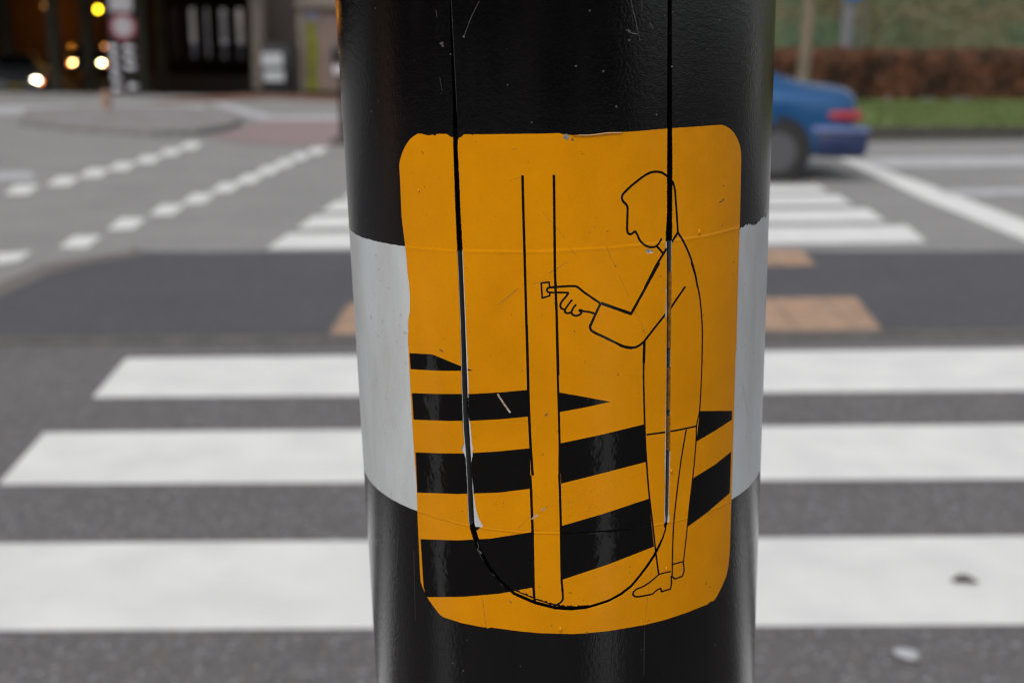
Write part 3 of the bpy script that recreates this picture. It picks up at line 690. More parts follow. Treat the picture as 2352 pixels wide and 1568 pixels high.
# paint limits, read off the pole's own height
zu = sum(on_pole(*p)[1] for p in [(1400, 922), (1500, 944), (1619, 966), (2960, 905), (3040, 880)])/5000
zl_ = sum(on_pole(*p)[1] for p in [(1480, 1925), (1600, 2000), (1670, 2039), (2925, 1996), (3030, 1905)])/5000
print('band', zl_, zu, [round(on_pole(*p)[1], 1) for p in [(1400, 922), (1619, 966), (2960, 905), (3040, 880), (1480, 1925), (1670, 2039), (2925, 1996), (3030, 1905)]])
def pole_material(dirt_shade=1.0):
    m = bpy.data.materials.new('pole_paint' if dirt_shade == 1 else 'cut_edge_shaded'); m.use_nodes = True; t = m.node_tree; b = t.nodes['Principled BSDF']; L = t.links.new
    N = t.nodes.new
    tc = N('ShaderNodeTexCoord'); sep = N('ShaderNodeSeparateXYZ'); L(tc.outputs['Object'], sep.inputs[0])
    def math_(op, a_, b_=None, c_=None):
        n = N('ShaderNodeMath'); n.operation = op
        for i, v in enumerate((a_, b_, c_)):
            if v is None: continue
            if isinstance(v, (int, float)): n.inputs[i].default_value = v
            else: L(v, n.inputs[i])
        return n.outputs[0]
    def nz(scale, detail=3, vec=None, rough=.5):
        n = N('ShaderNodeTexNoise'); n.inputs['Scale'].default_value = scale; n.inputs['Detail'].default_value = detail; n.inputs['Roughness'].default_value = rough
        L(vec or tc.outputs['Object'], n.inputs['Vector']); return n.outputs['Fac']
    j = math_('MULTIPLY', math_('SUBTRACT', nz(260, 4, rough=.75), .5), .0011)
    jr = math_('MULTIPLY', math_('SUBTRACT', nz(90, 5, rough=.7), .5), .010)      # ragged tape edge on the right
    side = N('ShaderNodeMapRange'); side.inputs['From Min'].default_value = .055; side.inputs['From Max'].default_value = .068; L(sep.outputs['X'], side.inputs['Value'])
    ju = math_('ADD', j, math_('MULTIPLY', jr, side.outputs[0]))
    # the paint line dips: linear tilt across the pole
    up = math_('GREATER_THAN', math_('ADD', math_('ADD', sep.outputs['Z'], ju), math_('MULTIPLY', sep.outputs['X'], TU)), zu)
    lo = math_('LESS_THAN', math_('ADD', math_('ADD', sep.outputs['Z'], math_('MULTIPLY', j, .4)), math_('MULTIPLY', sep.outputs['X'], TL)), zl_)
    blk = math_('MAXIMUM', up, lo)
    # dirt on white; darker again on cut walls, where recess shade is painted in
    mp = N('ShaderNodeMapping'); mp.inputs['Scale'].default_value = (1, 1, .25); L(tc.outputs['Object'], mp.inputs[0])
    dn = nz(38, 8, mp.outputs[0], .65)
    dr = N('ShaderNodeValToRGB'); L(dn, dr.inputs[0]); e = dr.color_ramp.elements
    e[0].position = .28; e[0].color = (.44*dirt_shade, .445*dirt_shade, .44*dirt_shade, 1); e[1].position = .62; e[1].color = (.60*dirt_shade, .63*dirt_shade, .645*dirt_shade, 1)
    sn = nz(420, 2); sp = N('ShaderNodeMapRange'); sp.inputs['From Min'].default_value = .26; sp.inputs['From Max'].default_value = .31; sp.inputs['To Min'].default_value = .72; L(sn, sp.inputs['Value'])
    wv = N('ShaderNodeVectorMath'); wv.operation = 'SCALE'; L(dr.outputs[0], wv.inputs[0]); L(sp.outputs[0], wv.inputs['Scale'])
    # black with faint dust
    bd = N('ShaderNodeValToRGB'); L(nz(60, 9, mp.outputs[0], .7), bd.inputs[0]); e = bd.color_ramp.elements
    e[0].position = .4; e[0].color = (.002, .002, .0025, 1); e[1].position = .8; e[1].color = (.007, .0066, .007, 1)
    vo = N('ShaderNodeTexVoronoi'); vo.inputs['Scale'].default_value = 210; L(tc.outputs['Object'], vo.inputs['Vector'])
    sp1 = math_('LESS_THAN', vo.outputs['Distance'], .085)
    vs_ = N('ShaderNodeSeparateColor'); L(vo.outputs['Color'], vs_.inputs[0])
    sp2 = math_('MULTIPLY', sp1, math_('GREATER_THAN', vs_.outputs[0], .80))
    bmix = N('ShaderNodeMix'); bmix.data_type = 'RGBA'; L(math_('MULTIPLY', sp2, .25), bmix.inputs['Factor']); L(bd.outputs[0], bmix.inputs['A']); bmix.inputs['B'].default_value = (.3, .3, .28, 1)
    # long fine scratches
    mx = N('ShaderNodeMix'); mx.data_type = 'RGBA'; L(blk, mx.inputs['Factor']); L(wv.outputs[0], mx.inputs['A']); L(bmix.outputs['Result'], mx.inputs['B'])
    L(mx.outputs['Result'], b.inputs['Base Color'])
    rr = N('ShaderNodeMapRange'); rr.inputs['To Min'].default_value = .36; rr.inputs['To Max'].default_value = .15; L(blk, rr.inputs['Value'])
    rn = math_('ADD', rr.outputs[0], math_('MULTIPLY', math_('SUBTRACT', nz(30, 6), .5), .18))
    L(rn, b.inputs['Roughness'])
    # orange peel, stretched a little along the pole, + paint thickness step
    mp2 = N('ShaderNodeMapping'); mp2.inputs['Scale'].default_value = (1, 1, .55); L(tc.outputs['Object'], mp2.inputs[0])
    op = nz(800, 2, mp2.outputs[0]); op2 = nz(1700, 2)
    hgt = math_('ADD', math_('MULTIPLY', op, .00012), math_('ADD', math_('MULTIPLY', op2, .00008), math_('MULTIPLY', blk, -.00012)))
    bn = N('ShaderNodeBump'); bn.inputs['Strength'].default_value = .8; bn.inputs['Distance'].default_value = 1.0; L(hgt, bn.inputs['Height']); L(bn.outputs[0], b.inputs['Normal'])
    b.inputs['Specular IOR Level'].default_value = .55
    return m
A_ = on_pole(1400, 922); B_ = on_pole(2990, 900)
TU = -(B_[1]-A_[1])/((surf(*B_)[0].x-surf(*A_)[0].x)*1000)
zu = A_[1]/1000+TU*surf(*A_)[0].x
A_ = on_pole(1480, 1925); B_ = on_pole(3030, 1905)
TL = -(B_[1]-A_[1])/((surf(*B_)[0].x-surf(*A_)[0].x)*1000)
zl_ = A_[1]/1000+TL*surf(*A_)[0].x
MP = pole_material(); MP_SHADE = pole_material(.2)  # second copy darkens the white paint, putting recess shade into the cut walls

# the service door: a cut through the shell, U-shaped at the bottom
outl = src('S', [(1797, 0)]) + src('F', [(889, 0), (897, 400), (917, 1000)]) + src('G', [(636, 0), (652, 700), (668, 1100), (693, 1400)])[0:4] + src('E', [(655, 0), (660, 200), (668, 340), (690, 430), (740, 580), (850, 775), (970, 925), (1100, 1035), (1300, 1122), (1500, 1172), (1650, 1182), (1800, 1167), (1930, 1128)]) \
    + src('C', [(120, 1268), (270, 1188), (400, 1088), (500, 968), (600, 838), (680, 718), (745, 598), (795, 480), (828, 370), (848, 240)]) + src('S', [(2673, 2046), (2679, 1750), (2681, 1424), (2685, 1050), (2688, 650), (2688, 300), (2688, 0)])
innl = src('S', [(1806, 0)]) + src('F', [(940, 0), (950, 400), (975, 1000)]) + src('G', [(688, 0), (712, 700), (730, 1100), (750, 1400)]) + src('E', [(705, 0), (716, 200), (724, 340), (745, 425), (778, 561), (880, 752), (996, 898), (1118, 1008), (1308, 1092), (1500, 1142), (1650, 1156), (1800, 1142), (1920, 1106)]) \
    + src('C', [(110, 1240), (250, 1162), (370, 1066), (470, 948), (565, 820), (645, 700), (710, 582), (765, 465), (800, 360), (815, 240)]) + src('S', [(2658, 2046), (2662, 1750), (2664, 1424), (2665, 1050), (2665, 650), (2667, 300), (2668, 0)])
# tidy: straighten sides in the unrolled plane (constant s), keep the traced bottom
def clean(line, dz):
    q = [on_pole(*p) for p in dens(line, 30, False)]
    lo_ = min(p[1] for p in q); n = len(q)
    q = [p for p in q]
    zt = 1760+dz
    a_, b_ = q[0], q[-1]
    # round top out of view, mirrored from the bottom
    w0, w1 = a_[0], b_[0]; top = [((w0+w1)/2+(w1-w0)/2*math.cos(t), zt+(w1-w0)/2*.9*math.sin(t)) for t in [math.pi*k/14 for k in range(15)]]
    return q+top
innl = [(x-(2.2 if x < 2100 else -2.2 if x > 2500 else 0), y-(2 if 2050 < x < 2640 and y > 2080 else 0)) for x, y in innl]
hole = clean(outl, 0); door = clean(innl, -1.2)
CIRC = math.pi*R0*1000
shaft_rect = [(-CIRC, 25), (CIRC, 25), (CIRC, 3600), (-CIRC, 3600)]
wall = .0035
fill('shaft', [([shaft_rect], 0)], 0, [MP, MP_SHADE], pole, skirt=wall, gstep=4, excl=[hole], smi=1)
fill('service_door', [([door], 0)], 0.0, [MP, MP_SHADE], pole, skirt=wall, gstep=3, smi=1)
MB().tube([(0, 0, .05), (0, 0, 3.58)], R0-.0048, 64, cap=False).build('inner_frame', mat('pole_inside', (.006, .006, .007), .6), pole, True)
MB().tube([(0, 0, .0), (0, 0, .035), (0, 0, .05)], [.125, .12, .092], 48).build('base_collar', M['black'], pole, True)
MB().tube([(0, 0, 3.59), (0, 0, 3.63), (0, 0, 3.65)], [.0945, .09, .05], 48).build('cap', M['black'], pole, True)

# ---- sticker
def sticker_mat(name, col, rough, dirt_shade):
    m = bpy.data.materials.new(name); m.use_nodes = True; t = m.node_tree; b = t.nodes['Principled BSDF']; L = t.links.new; N = t.nodes.new
    tc = N('ShaderNodeTexCoord')
    def nz(scale, detail=3, rough=.5):
        n = N('ShaderNodeTexNoise'); n.inputs['Scale'].default_value = scale; n.inputs['Detail'].default_value = detail; n.inputs['Roughness'].default_value = rough
        L(tc.outputs['Object'], n.inputs['Vector']); return n.outputs['Fac']
    def mr(v, a_, b_, c_, d_):
        n = N('ShaderNodeMapRange'); L(v, n.inputs[0])
        for i, x_ in enumerate((a_, b_, c_, d_)): n.inputs[i+1].default_value = x_
        return n.outputs[0]
    def ma(op, a_, b_):
        n = N('ShaderNodeMath'); n.operation = op
        for i, v in enumerate((a_, b_)):
            if isinstance(v, (int, float)): n.inputs[i].default_value = v
            else: L(v, n.inputs[i])
        return n.outputs[0]
    big = ma('MULTIPLY', mr(nz(11, 7, .62), .32, .68, .88, 1.05), mr(nz(55, 5, .6), .3, .6, .95, 1.01)); fine = mr(nz(900, 2), .3, .7, .98, 1.02)
    speck = mr(nz(330, 3, .6), .245, .285, .55 if dirt_shade else .9, 1.0)
    f = ma('MULTIPLY', ma('MULTIPLY', big, fine), speck)
    v = N('ShaderNodeVectorMath'); v.operation = 'SCALE'; v.inputs[0].default_value = col; L(f, v.inputs['Scale']); L(v.outputs[0], b.inputs['Base Color'])
    b.inputs['Roughness'].default_value = rough; b.inputs['Specular IOR Level'].default_value = .35 if not dirt_shade else .22
    # underlying paint ridges telegraph through the foil
    sep = N('ShaderNodeSeparateXYZ'); L(tc.outputs['Object'], sep.inputs[0])
    wob = ma('MULTIPLY', ma('SUBTRACT', nz(45, 3), .5), .0016)
    zz = ma('ADD', sep.outputs['Z'], wob)
    def ridge(z0, tilt, w_):
        d_ = ma('ABSOLUTE', ma('SUBTRACT', ma('ADD', zz, ma('MULTIPLY', sep.outputs['X'], tilt)), z0), 0); return mr(d_, 0, w_, 1, 0)
    step1 = mr(ma('ADD', zz, ma('MULTIPLY', sep.outputs['X'], TU)), zu-.0006, zu+.0006, 0, -1)
    rg = ma('ADD', ma('MULTIPLY', ridge(zu, TU, .0009), .00013), ma('ADD', ma('MULTIPLY', ridge(zl_, TL, .0006), .00016), ma('MULTIPLY', step1, .0001)))
    h_ = ma('ADD', rg, ma('ADD', ma('MULTIPLY', nz(420, 2), .00010), ma('MULTIPLY', nz(60, 3), .0005)))
    bn = N('ShaderNodeBump'); bn.inputs['Strength'].default_value = .8; bn.inputs['Distance'].default_value = 1; L(h_, bn.inputs['Height']); L(bn.outputs[0], b.inputs['Normal'])
    return m
SM = [sticker_mat('sticker_amber', (.72, .272, .0004), .28, True), sticker_mat('sticker_black_ink', (.003, .0028, .0028), .10, False),
      mat('scratch_pale', (.55, .50, .44), .6, col2=(.3, .2, .12), nscale=700), mat('grime', (.16, .085, .02), .8, col2=(.38, .17, .015), nscale=900),
      mat('bare_metal', (.28, .28, .28), .5, col2=(.14, .14, .13), nscale=900), mat('folded_edge', (.30, .125, .008), .6, col2=(.12, .055, .01), nscale=1200)]
edge = src('F', [(283, 600), (290, 545), (303, 505), (318, 455), (345, 395), (375, 345), (410, 300), (450, 268), (490, 242), (530, 243), (562, 252), (600, 263), (625, 262), (655, 253), (675, 262), (692, 268), (702, 256), (707, 245), (815, 245), (832, 258), (850, 272), (878, 284), (890, 280), (955, 296), (975, 283), (1000, 275), (1008, 256), (1018, 250), (1080, 249), (1105, 252), (1113, 262), (1122, 250)]) \
    + src('6', [(640, 131), (1000, 127), (1100, 124), (1125, 130), (1180, 137), (1215, 134), (1250, 136), (1300, 131), (1370, 122), (1400, 118), (1470, 118), (1560, 113), (1740, 97), (1900, 86), (2065, 74), (2085, 79), (2115, 95), (2140, 120), (2160, 155), (2174, 190), (2183, 235), (2184, 300), (2180, 500), (2175, 690), (2165, 1000), (2155, 1400)]) \
    + src('7', [(1737, 150), (1727, 500), (1718, 800), (1710, 1080), (1703, 1160), (1692, 1210), (1672, 1258), (1645, 1310), (1632, 1328), (1618, 1330), (1600, 1345), (1500, 1385), (1400, 1418), (1300, 1443), (1130, 1472), (1010, 1484), (950, 1487), (800, 1483), (700, 1474), (560, 1455)]) \
    + src('E', [(845, 1352), (832, 1338), (815, 1342), (790, 1338), (600, 1300), (425, 1245), (395, 1222), (365, 1190), (320, 1130), (285, 1080), (258, 1035), (225, 960), (205, 900), (197, 780), (190, 600), (182, 450), (175, 300), (165, 0)]) \
    + src('G', [(140, 1150), (110, 600), (100, 420), (93, 240), (97, 232), (90, 215), (88, 80)]) + src('6', [(204, 1330), (200, 1270), (203, 1225), (211, 1190), (212, 1100), (207, 1030), (196, 950), (192, 880), (185, 820), (180, 765), (170, 690), (162, 620), (155, 450), (150, 350)])
amber = poly(edge, True, 18)
g = lambda z, pts: poly(src(z, pts), True, 16)
blackp = [g('G', [(105, 290), (240, 298), (330, 301), (365, 312), (480, 360), (650, 430), (770, 474), (650, 475), (400, 474), (115, 459)]),
          g('G', [(130, 708), (400, 716), (730, 717), (1050, 700), (1335, 674), (1345, 952), (1050, 981), (750, 996), (500, 998), (146, 985)]),
          g('G', [(1655, 699), (1900, 742), (2200, 798), (1930, 858), (1660, 907)]),
          poly(src('7', [(198, 612), (320, 617), (440, 617), (600, 607), (748, 592)])+src('7', [(752, 787), (600, 806), (400, 813), (206, 806)]), True, 16),
          g('7', [(888, 570), (1100, 525), (1300, 476), (1308, 658), (1100, 712), (898, 763)]),
          g('7', [(222, 1030), (400, 1036), (560, 1027), (757, 996), (768, 1262), (600, 1293), (430, 1308), (250, 1310), (236, 1262)]),
          g('7', [(898, 967), (1100, 908), (1320, 835), (1345, 1066), (1130, 1150), (903, 1226)]),
          g('7', [(1565, 413), (1720, 412), (1720, 455), (1640, 507), (1548, 561)]),
          g('7', [(1530, 738), (1640, 670), (1716, 608), (1710, 808), (1600, 903), (1504, 973)])]
st = []
def S_(z, pts, w_, smooth=True): st.extend(stroke(src(z, pts), w_, smooth))
S_('B', [(970, 880), (965, 760), (955, 620), (945, 480), (935, 350), (920, 280), (900, 235), (860, 190), (820, 158), (770, 127), (700, 115), (620, 130), (540, 175), (460, 235), (380, 300), (320, 360), (280, 405), (272, 450), (290, 490), (328, 530), (342, 572), (340, 700), (338, 840), (350, 885), (375, 898), (402, 888), (436, 858)], 7.2)
S_('B', [(436, 856), (465, 905), (490, 965), (530, 1012), (590, 1050), (650, 1062), (700, 1048), (735, 1010), (770, 952)], 6.6)
S_('B', [(705, 1045), (750, 1095), (785, 1138)], 7)
S_('B', [(972, 875), (905, 983), (820, 1095), (700, 1290), (560, 1568)], 8, False)
S_('A', [(1575, 0), (1245, 600), (890, 475)], 8.6, False)
S_('A', [(1245, 600), (890, 475)], 9.6, False)
S_('A', [(885, 478), (700, 352), (620, 288), (560, 275), (430, 280), (290, 291)], 6.8)
S_('A', [(300, 290), (268, 300), (258, 323), (270, 343), (295, 350), (400, 350), (516, 352)], 5.2)
S_('A', [(514, 352), (480, 400), (430, 460), (415, 505), (430, 538), (466, 553), (470, 578), (502, 594), (543, 583), (555, 606), (595, 623), (642, 610), (664, 583), (640, 566), (650, 555), (690, 570), (760, 580), (825, 602)], 5.4)
S_('A', [(468, 555), (500, 505), (555, 433)], 5); S_('A', [(545, 582), (568, 530), (602, 490)], 5)
S_('A', [(290, 283), (283, 228), (192, 239), (203, 415), (290, 388), (290, 352)], 4.6, False)
S_('A', [(886, 480), (830, 600), (768, 738)], 8, False)
S_('A', [(770, 730), (764, 760), (780, 795), (830, 828), (900, 860), (1110, 962), (1180, 988), (1260, 998), (1330, 978), (1395, 925), (1470, 830), (1640, 615), (1700, 545), (1780, 425), (1880, 280)], 7.6)
S_('A', [(1110, 966), (1180, 990), (1260, 1000)], 9.0)
S_('A', [(1402, 925), (1398, 1000), (1394, 1180)], 9.0)
S_('7', [(1300, 95), (1295, 200), (1296, 320), (1300, 470), (1305, 600), (1320, 800), (1340, 970), (1352, 1080), (1366, 1195)], 6.0)
S_('B', [(972, 878), (1030, 970), (1080, 1070), (1130, 1190), (1170, 1330), (1195, 1430), (1218, 1568)], 7.2)
S_('A', [(1950, 0), (1990, 130), (2030, 300), (2055, 450), (2072, 650), (2080, 850), (2075, 1176)], 6)
S_('7', [(1577, 110), (1574, 220), (1565, 400), (1550, 480), (1547, 560), (1535, 700), (1515, 870), (1500, 1020), (1486, 1140)], 4.6)
S_('7', [(1308, 527), (1400, 515), (1460, 505), (1548, 486)], 6, False)
S_('7', [(1500, 502), (1475, 650), (1450, 850), (1437, 1000), (1432, 1215)], 4.8)
S_('C', [(735, 925), (800, 905), (885, 888)], 4.6, False)
S_('C', [(735, 925), (690, 965), (610, 1030), (540, 1075), (450, 1110), (415, 1145), (408, 1175), (430, 1200), (470, 1205), (560, 1190), (655, 1170), (682, 1143), (715, 1117), (755, 1100), (768, 1140), (880, 1107), (893, 1040), (888, 940)], 5.2, False)
S_('C', [(898, 800), (1035, 765)], 4.6, False)
S_('C', [(1035, 765), (1048, 830), (1050, 880), (1030, 945), (935, 982), (893, 945)], 5.2, False)
S_('C', [(700, 700), (735, 925)], 5, False)
S_('6', [(882, 375), (886, 560), (892, 760), (905, 1250), (915, 1568)], 7.8, False)
S_('G', [(1325, 0), (1337, 430), (1345, 800), (1358, 1100), (1367, 1280), (1388, 1568)], 8.4, False)
S_('E', [(1256, -125), (1265, 0), (1280, 400), (1290, 960), (1300, 1100)], 8.4, False)
S_('6', [(1069, 372), (1075, 950), (1085, 1200), (1095, 1568)], 7.8, False)
S_('G', [(1638, 0), (1650, 560), (1660, 900), (1668, 1220), (1666, 1568)], 6.8, False)
S_('E', [(1537, -125), (1543, 0), (1553, 400), (1560, 900), (1570, 1000)], 7.6, False)
S_('E', [(1568, 985), (1572, 1060), (1560, 1090), (1530, 1115), (1480, 1140)], 6.6)
# wear marks
pale = stroke(src('G', [(1022, 718), (1085, 815), (1155, 912)]), 5.0) + stroke(src('E', [(1270, 300), (1330, 255)]), 4.5) + stroke(src('E', [(1368, 215), (1404, 196)]), 6)
def blob(z, x, y, r, n=11, sd=0, jag=.35):
    rn = random.Random(sd+int(x*7+y)); x, y = src(z, [(x, y)])[0]
    return [on_pole(x+r*(1+jag*(rn.random()-.5)*2)*math.cos(2*math.pi*k/n), y+r*(1+jag*(rn.random()-.5)*2)*math.sin(2*math.pi*k/n)) for k in range(n)]
metal = [blob('6', 1142, 147, 11), blob('B', 603, 1108, 4)]
chips = [blob('B', 598, 1105, 9), blob('B', 640, 1118, 8)]
grime = []
for z, pts, w_ in (('6', [(735, 1150), (790, 1105), (855, 1050)], 3), ('6', [(1035, 962), (1090, 930), (1150, 895)], 1.8), ('6', [(1380, 795), (1405, 860), (1440, 925)], 1.8), ('6', [(1452, 965), (1480, 1025), (1515, 1100)], 1.6),
                   ('6', [(1540, 1170), (1575, 1235), (1605, 1300)], 1.6), ('6', [(1000, 595), (1060, 660), (1135, 752)], 1.3), ('6', [(1165, 808), (1215, 872)], 1.2), ('6', [(800, 412), (870, 385)], 1.2),
                   ('6', [(945, 1025), (1030, 995)], 1.2), ('G', [(415, 252), (458, 276)], 7), ('G', [(1516, 945), (1548, 920)], 7), ('E', [(1145, 382), (1270, 265)], 1.8), ('E', [(1340, 250), (1435, 168)], 1.5),
                   ('E', [(1285, 40), (1345, 108)], 1.4), ('E', [(1190, 980), (1260, 1045)], 2.5), ('C', [(668, 790), (640, 900), (608, 1080), (590, 1250), (560, 1568)], 1.6), ('6', [(850, 218), (820, 222)], 2),
                   ('B', [(1490, 505), (1552, 458)], 5.5), ('E', [(1060, 1085), (1078, 1108)], 5), ('E', [(170, 222), (400, 285), (660, 345)], 1.1), ('E', [(800, 378), (1100, 402), (1540, 412)], 1.0)):
    grime += stroke(src(z, pts), w_)
for z, x, y, r in (('6', 1180, 162, 6), ('6', 1310, 685, 3), ('6', 1282, 715, 3), ('6', 916, 295, 2.5), ('6', 1320, 632, 2), ('6', 1434, 915, 4), ('6', 1605, 1303, 4), ('6', 1190, 1305, 3), ('6', 1705, 978, 3), ('6', 2138, 895, 3), ('6', 2070, 675, 3),
                    ('6', 603, 175, 3), ('B', 1540, 292, 4), ('6', 1215, 272, 1.5), ('6', 1950, 508, 1.5), ('E', 1000, 145, 3), ('E', 1465, 1325, 3), ('E', 1770, 1083, 2.5), ('E', 1345, 948, 2.5), ('C', 370, 828, 3), ('C', 375, 903, 3), ('C', 1370, 1083, 3), ('A', 580, 803, 3.5),
                    ('G', 1822, 62, 3), ('E', 1800, 1392, 5), ('6', 885, 1278, 2)):
    grime.append(blob(z, x, y, r))
rn = random.Random(5)
for k in range(90): grime.append(blob('E', rn.gauss(1720, 120), rn.gauss(110, 70), rn.uniform(.8, 1.8), 6, k))
for k in range(110):
    x = rn.uniform(1640, 2920); y = rn.uniform(580, 2430); grime.append(blob('S', x, y, rn.uniform(.8, 1.7), 6, k))
for k in range(80):     # nicks along the cut sides
    x = 1812+(1880-1812)*(k/80)+rn.choice([-5, 28])+rn.uniform(-2, 2); y = 560+k*17; grime.append(blob('S', x, y, rn.uniform(1, 2.4), 6, k))
crack = stroke(src('E', [(795, 1035), (808, 1130), (818, 1220), (832, 1330)]), 2.6)
# foil torn back from the door cut: white or black pole paint shows between foil and gap
def torn(side, prof, seed, jit, f=23.0):
    """prof: list of (y_src, offset px outward from the cut)"""
    ref = {'LO': outl, 'LI': innl, 'RI': innl, 'RO': outl}[side]
    n = len(ref); half = ref[:n//2+6] if side[0] == 'L' else ref[n//2-2:][::-1]
    ys = [p[1] for p in half]; xs = [p[0] for p in half]
    sgn = {'LO': -1, 'LI': 1, 'RI': -1, 'RO': 1}[side]; out, back = [], []
    y = prof[0][0]
    while y <= prof[-1][0]:
        x = float(np.interp(y, ys, xs)); o_ = float(np.interp(y, [p[0] for p in prof], [p[1] for p in prof]))
        o_ = max(-.5, o_+jit*noise.noise(Vector((y/7.0, seed, 0)))*2+jit*.8*noise.noise(Vector((y/f, seed, 4))))
        out.append((x+sgn*o_, y)); back.append((x-sgn*6, y)); y += 3.0
    return [on_pole(*p) for p in out+back[::-1]]
tears = [torn('LI', [(545, 3), (600, 1.5), (700, 2.5), (860, 2), (976, 4), (1100, 4), (1300, 4), (1420, 6), (1560, 6), (1600, 1), (1665, 1), (1700, 7), (1780, 9), (1792, 12), (1815, 8), (1835, 4), (1850, .5), (1900, 1), (1950, 4), (2010, 7), (2060, 16), (2085, 26), (2098, 33), (2104, 30), (2112, 15), (2120, 3), (2140, 2), (2180, 8)], 3, 1.6),
         torn('LO', [(545, .8), (976, 1), (1300, 1.5), (1600, 2), (1770, 3), (1785, 12), (1795, 15), (1812, 8), (1830, 2), (1950, 1.5), (2085, 2), (2100, 1), (2200, 2), (2240, 3)], 8, .9),
         torn('RI', [(500, 0), (700, 1), (860, 1), (900, 4), (960, 7), (985, 7), (992, 2), (1100, 2), (1150, 3), (1160, 8), (1170, 3), (1230, 6), (1260, 8), (1275, 1), (1400, 3), (1500, 3), (1700, 4), (1830, 6), (1950, 3), (2060, 5), (2090, 6), (2110, 1)], 13, 1.5),
         torn('RO', [(500, .6), (700, 2), (860, 2), (930, 3), (1000, 1), (1100, .3), (1780, .3), (1810, 3), (1900, 1.5), (2050, 2), (2075, 8), (2090, 4), (2100, 1)], 19, 1.1)]
# ragged foil along the curved bottom of the cut
def ragged(pts, w_, seed, amp):
    c_ = [Vector(on_pole(*p)) for p in dens(pts, 3.5, False)]; up_, dn_ = [], []
    for i, p in enumerate(c_):
        t = (c_[min(i+1, len(c_)-1)]-c_[max(0, i-1)]).normalized(); n_ = Vector((-t.y, t.x)); k = w_*MMPX*(1+amp*2*noise.noise(Vector((i*.35, seed, 0)))) 
        up_.append(tuple(p+n_*max(.02, k))); dn_.append(tuple(p-n_*.3))
    return up_+dn_[::-1]
rag = [ragged(src('E', [(1110, 988), (1210, 1030), (1310, 1073), (1450, 1118), (1560, 1140), (1690, 1150), (1820, 1135)]), 6.5, 2, .6)]
stk = fill('sticker', [([amber], 0), (grime, 3), (blackp, 1), (st, 1), (crack, 3), (pale, 2), (chips, -1), (metal, 4)], .00028, SM, pole, skirt=.00028, gstep=3,
     excl=tears+rag, band=(hole, door))
# foil folded over the right lip of the cut
def fold(y0, y1):
    n = int((y1-y0)/9); vs, fs = [], []
    xs = [p[0] for p in outl[len(outl)//2:]][::-1]; ys = [p[1] for p in outl[len(outl)//2:]][::-1]
    for i in range(n+1):
        y = y0+(y1-y0)*i/n; x = float(np.interp(y, ys, xs)); s_, z_ = on_pole(x, y)
        k = .75+.5*noise.noise(Vector((y*.03, 3, 0)))
        for ds, dh in ((0.05, .00030), (-.25, .0002), (-.75*k, -.0006), (-1.0*k, -.0016)): vs.append(tuple(surf(s_+ds, z_, dh)[0]))
    for i in range(n):
        for j in range(3): a_ = i*4+j; fs.append((a_, a_+1, a_+5, a_+4))
    return vs, fs
v1, f1 = fold(1088, 1392); v2, f2 = fold(1470, 1640); v3, f3 = fold(1660, 1800)
V_ = v1+v2+v3; F_ = f1+[tuple(i+len(v1) for i in f) for f in f2]+[tuple(i+len(v1)+len(v2) for i in f) for f in f3]
me = bpy.data.meshes.new('folded_edge'); me.from_pydata(V_, [], F_); me.update(); link('folded_edge', me, SM[5], stk, True)

# blisters under the foil
bubs = [(1678, 762, 5, 6), (2794, 928, 5, 11), (2683, 1882, 6, 8), (2664, 2275, 6, 12), (2242, 2515, 7, 12)]
for x, y, rx, ry in bubs:
    s_, z_ = on_pole(x, y); bm = bmesh.new(); bmesh.ops.create_uvsphere(bm, u_segments=16, v_segments=10, radius=1)
    for v in bm.verts:
        q_, n_ = surf(s_+v.co.x*rx*MMPX, z_+v.co.y*ry*MMPX*1.1, .00022+max(0, v.co.z)*.0006); v.co = q_
    me = bpy.data.meshes.new('bubble'); bm.to_mesh(me); bm.free(); link('bubble', me, SM[0], stk, False)
    for p_ in me.polygons: p_.use_smooth = True
# peeled strip along the top edge
fill('peeled_edge', [(stroke(src('6', [(1218, 135), (1300, 133), (1370, 123), (1470, 119)]), 2.4), 0), (stroke(src('6', [(1180, 142), (1300, 139), (1420, 128), (1475, 124)]), 2.6), 1)], .0006, [mat('foil_back', (.75, .5, .28), .5), SM[5]], stk)
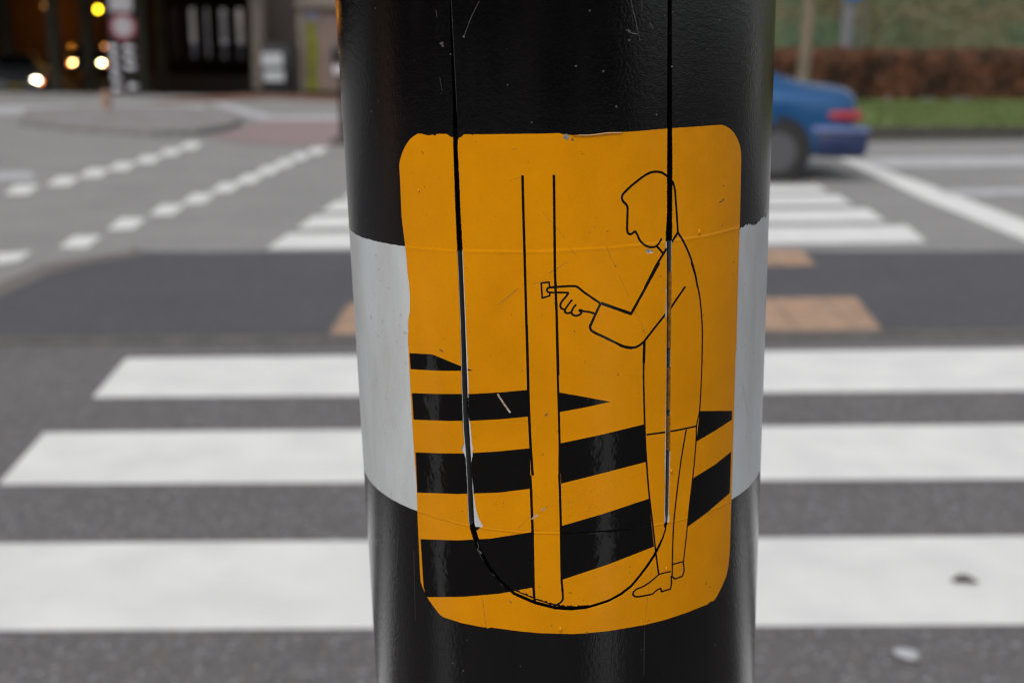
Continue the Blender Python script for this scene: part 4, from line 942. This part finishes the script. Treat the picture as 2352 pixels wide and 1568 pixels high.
# scratches in the pole paint
sc = []
for z, pts, w_ in (('U', [(880, 8), (835, 98), (795, 203)], 1.7), ('U', [(633, 60), (640, 100)], 1.5), ('U', [(655, 440), (668, 520)], 1.2), ('T', [(33, 0), (45, 60), (58, 105), (73, 180), (86, 235)], 2.0), ('T', [(94, 0), (97, 70)], 1.2), ('T', [(140, 130), (160, 165)], 2),
                   ('T', [(5, 170), (40, 190), (70, 195)], 3), ('S', [(1318, 2310), (1322, 2500)], 1.2), ('S', [(1655, 2200), (1662, 2480)], 1.1), ('S', [(1597, 2100), (1580, 2330)], 1.0), ('S', [(2577, 2510), (2575, 2700)], 1.3)):
    sc.append(('scratch', stroke(src(z, pts), w_)))
for z, x, y, r in (('U', 792, 210, 5), ('U', 665, 248, 7), ('U', 672, 262, 5), ('U', 716, 310, 3.5), ('U', 728, 118, 2), ('U', 510, 345, 1.6), ('U', 305, 577, 1.6), ('T', 268, 380, 4), ('T', 22, 178, 6), ('T', 375, 245, 2), ('T', 270, 70, 2.5), ('T', 228, 92, 2.5), ('E', 650, 1465, 2.5), ('T', 545, 60, 1.5), ('F', 1787, 115, 4)):
    sc.append(('paint_chip', [blob(z, x, y, r)]))
g1, g2 = mat('scratch_grey', (.13, .125, .12), .7, col2=(.03, .03, .03), nscale=1500), mat('scratch_dark', (.08, .075, .07), .8)
lip = [(x+1.2, y) for x, y in innl if x < 2000 and y < 500]; sc.append(('worn_edge', stroke(lip, .9, False)))  # worn lip; its bevel highlight is painted in as a grey line
outE = [(x-1.0, y+1.0) for x, y in outl if 2100 < y and x < 2340]
for a0 in range(len(outE)-1):
    p_, q_ = outE[a0], outE[a0+1]
    m1, m2 = (p_[0]*.93+q_[0]*.07, p_[1]*.93+q_[1]*.07), (p_[0]*.3+q_[0]*.7, p_[1]*.3+q_[1]*.7)
    sc.append(('worn_edge', stroke([m1, ((m1[0]+m2[0])/2-.6, (m1[1]+m2[1])/2+.6), m2], (1.8, 2.6, 1.4)[a0 % 3])))
for pts, w_ in (([(745, 520), (760, 570), (742, 600)], 3), ([(758, 600), (790, 635)], 4.5), ([(835, 770), (915, 850)], 1.5), ([(925, 895), (975, 925), (1010, 960)], 1.3), ([(1000, 775), (1080, 870), (1150, 945)], 1.5), ([(915, 712), (985, 765)], 1), ([(800, 520), (815, 590), (870, 655)], 1)):
    sc.append(('scratch', stroke(src('E', pts), w_)))
for nm_, pg_ in sc: fill(nm_, [(pg_, 0)], .00034 if min(p[1] for p in pg_[0]) < 1235 and max(abs(p[0]) for p in pg_[0]) < 70 else .00006, [g1], pole)
fill('scratch', [(stroke(src('7', [(1775, 285), (1785, 350), (1800, 436)]), 1.4), 0)], .00006, [g2], pole)
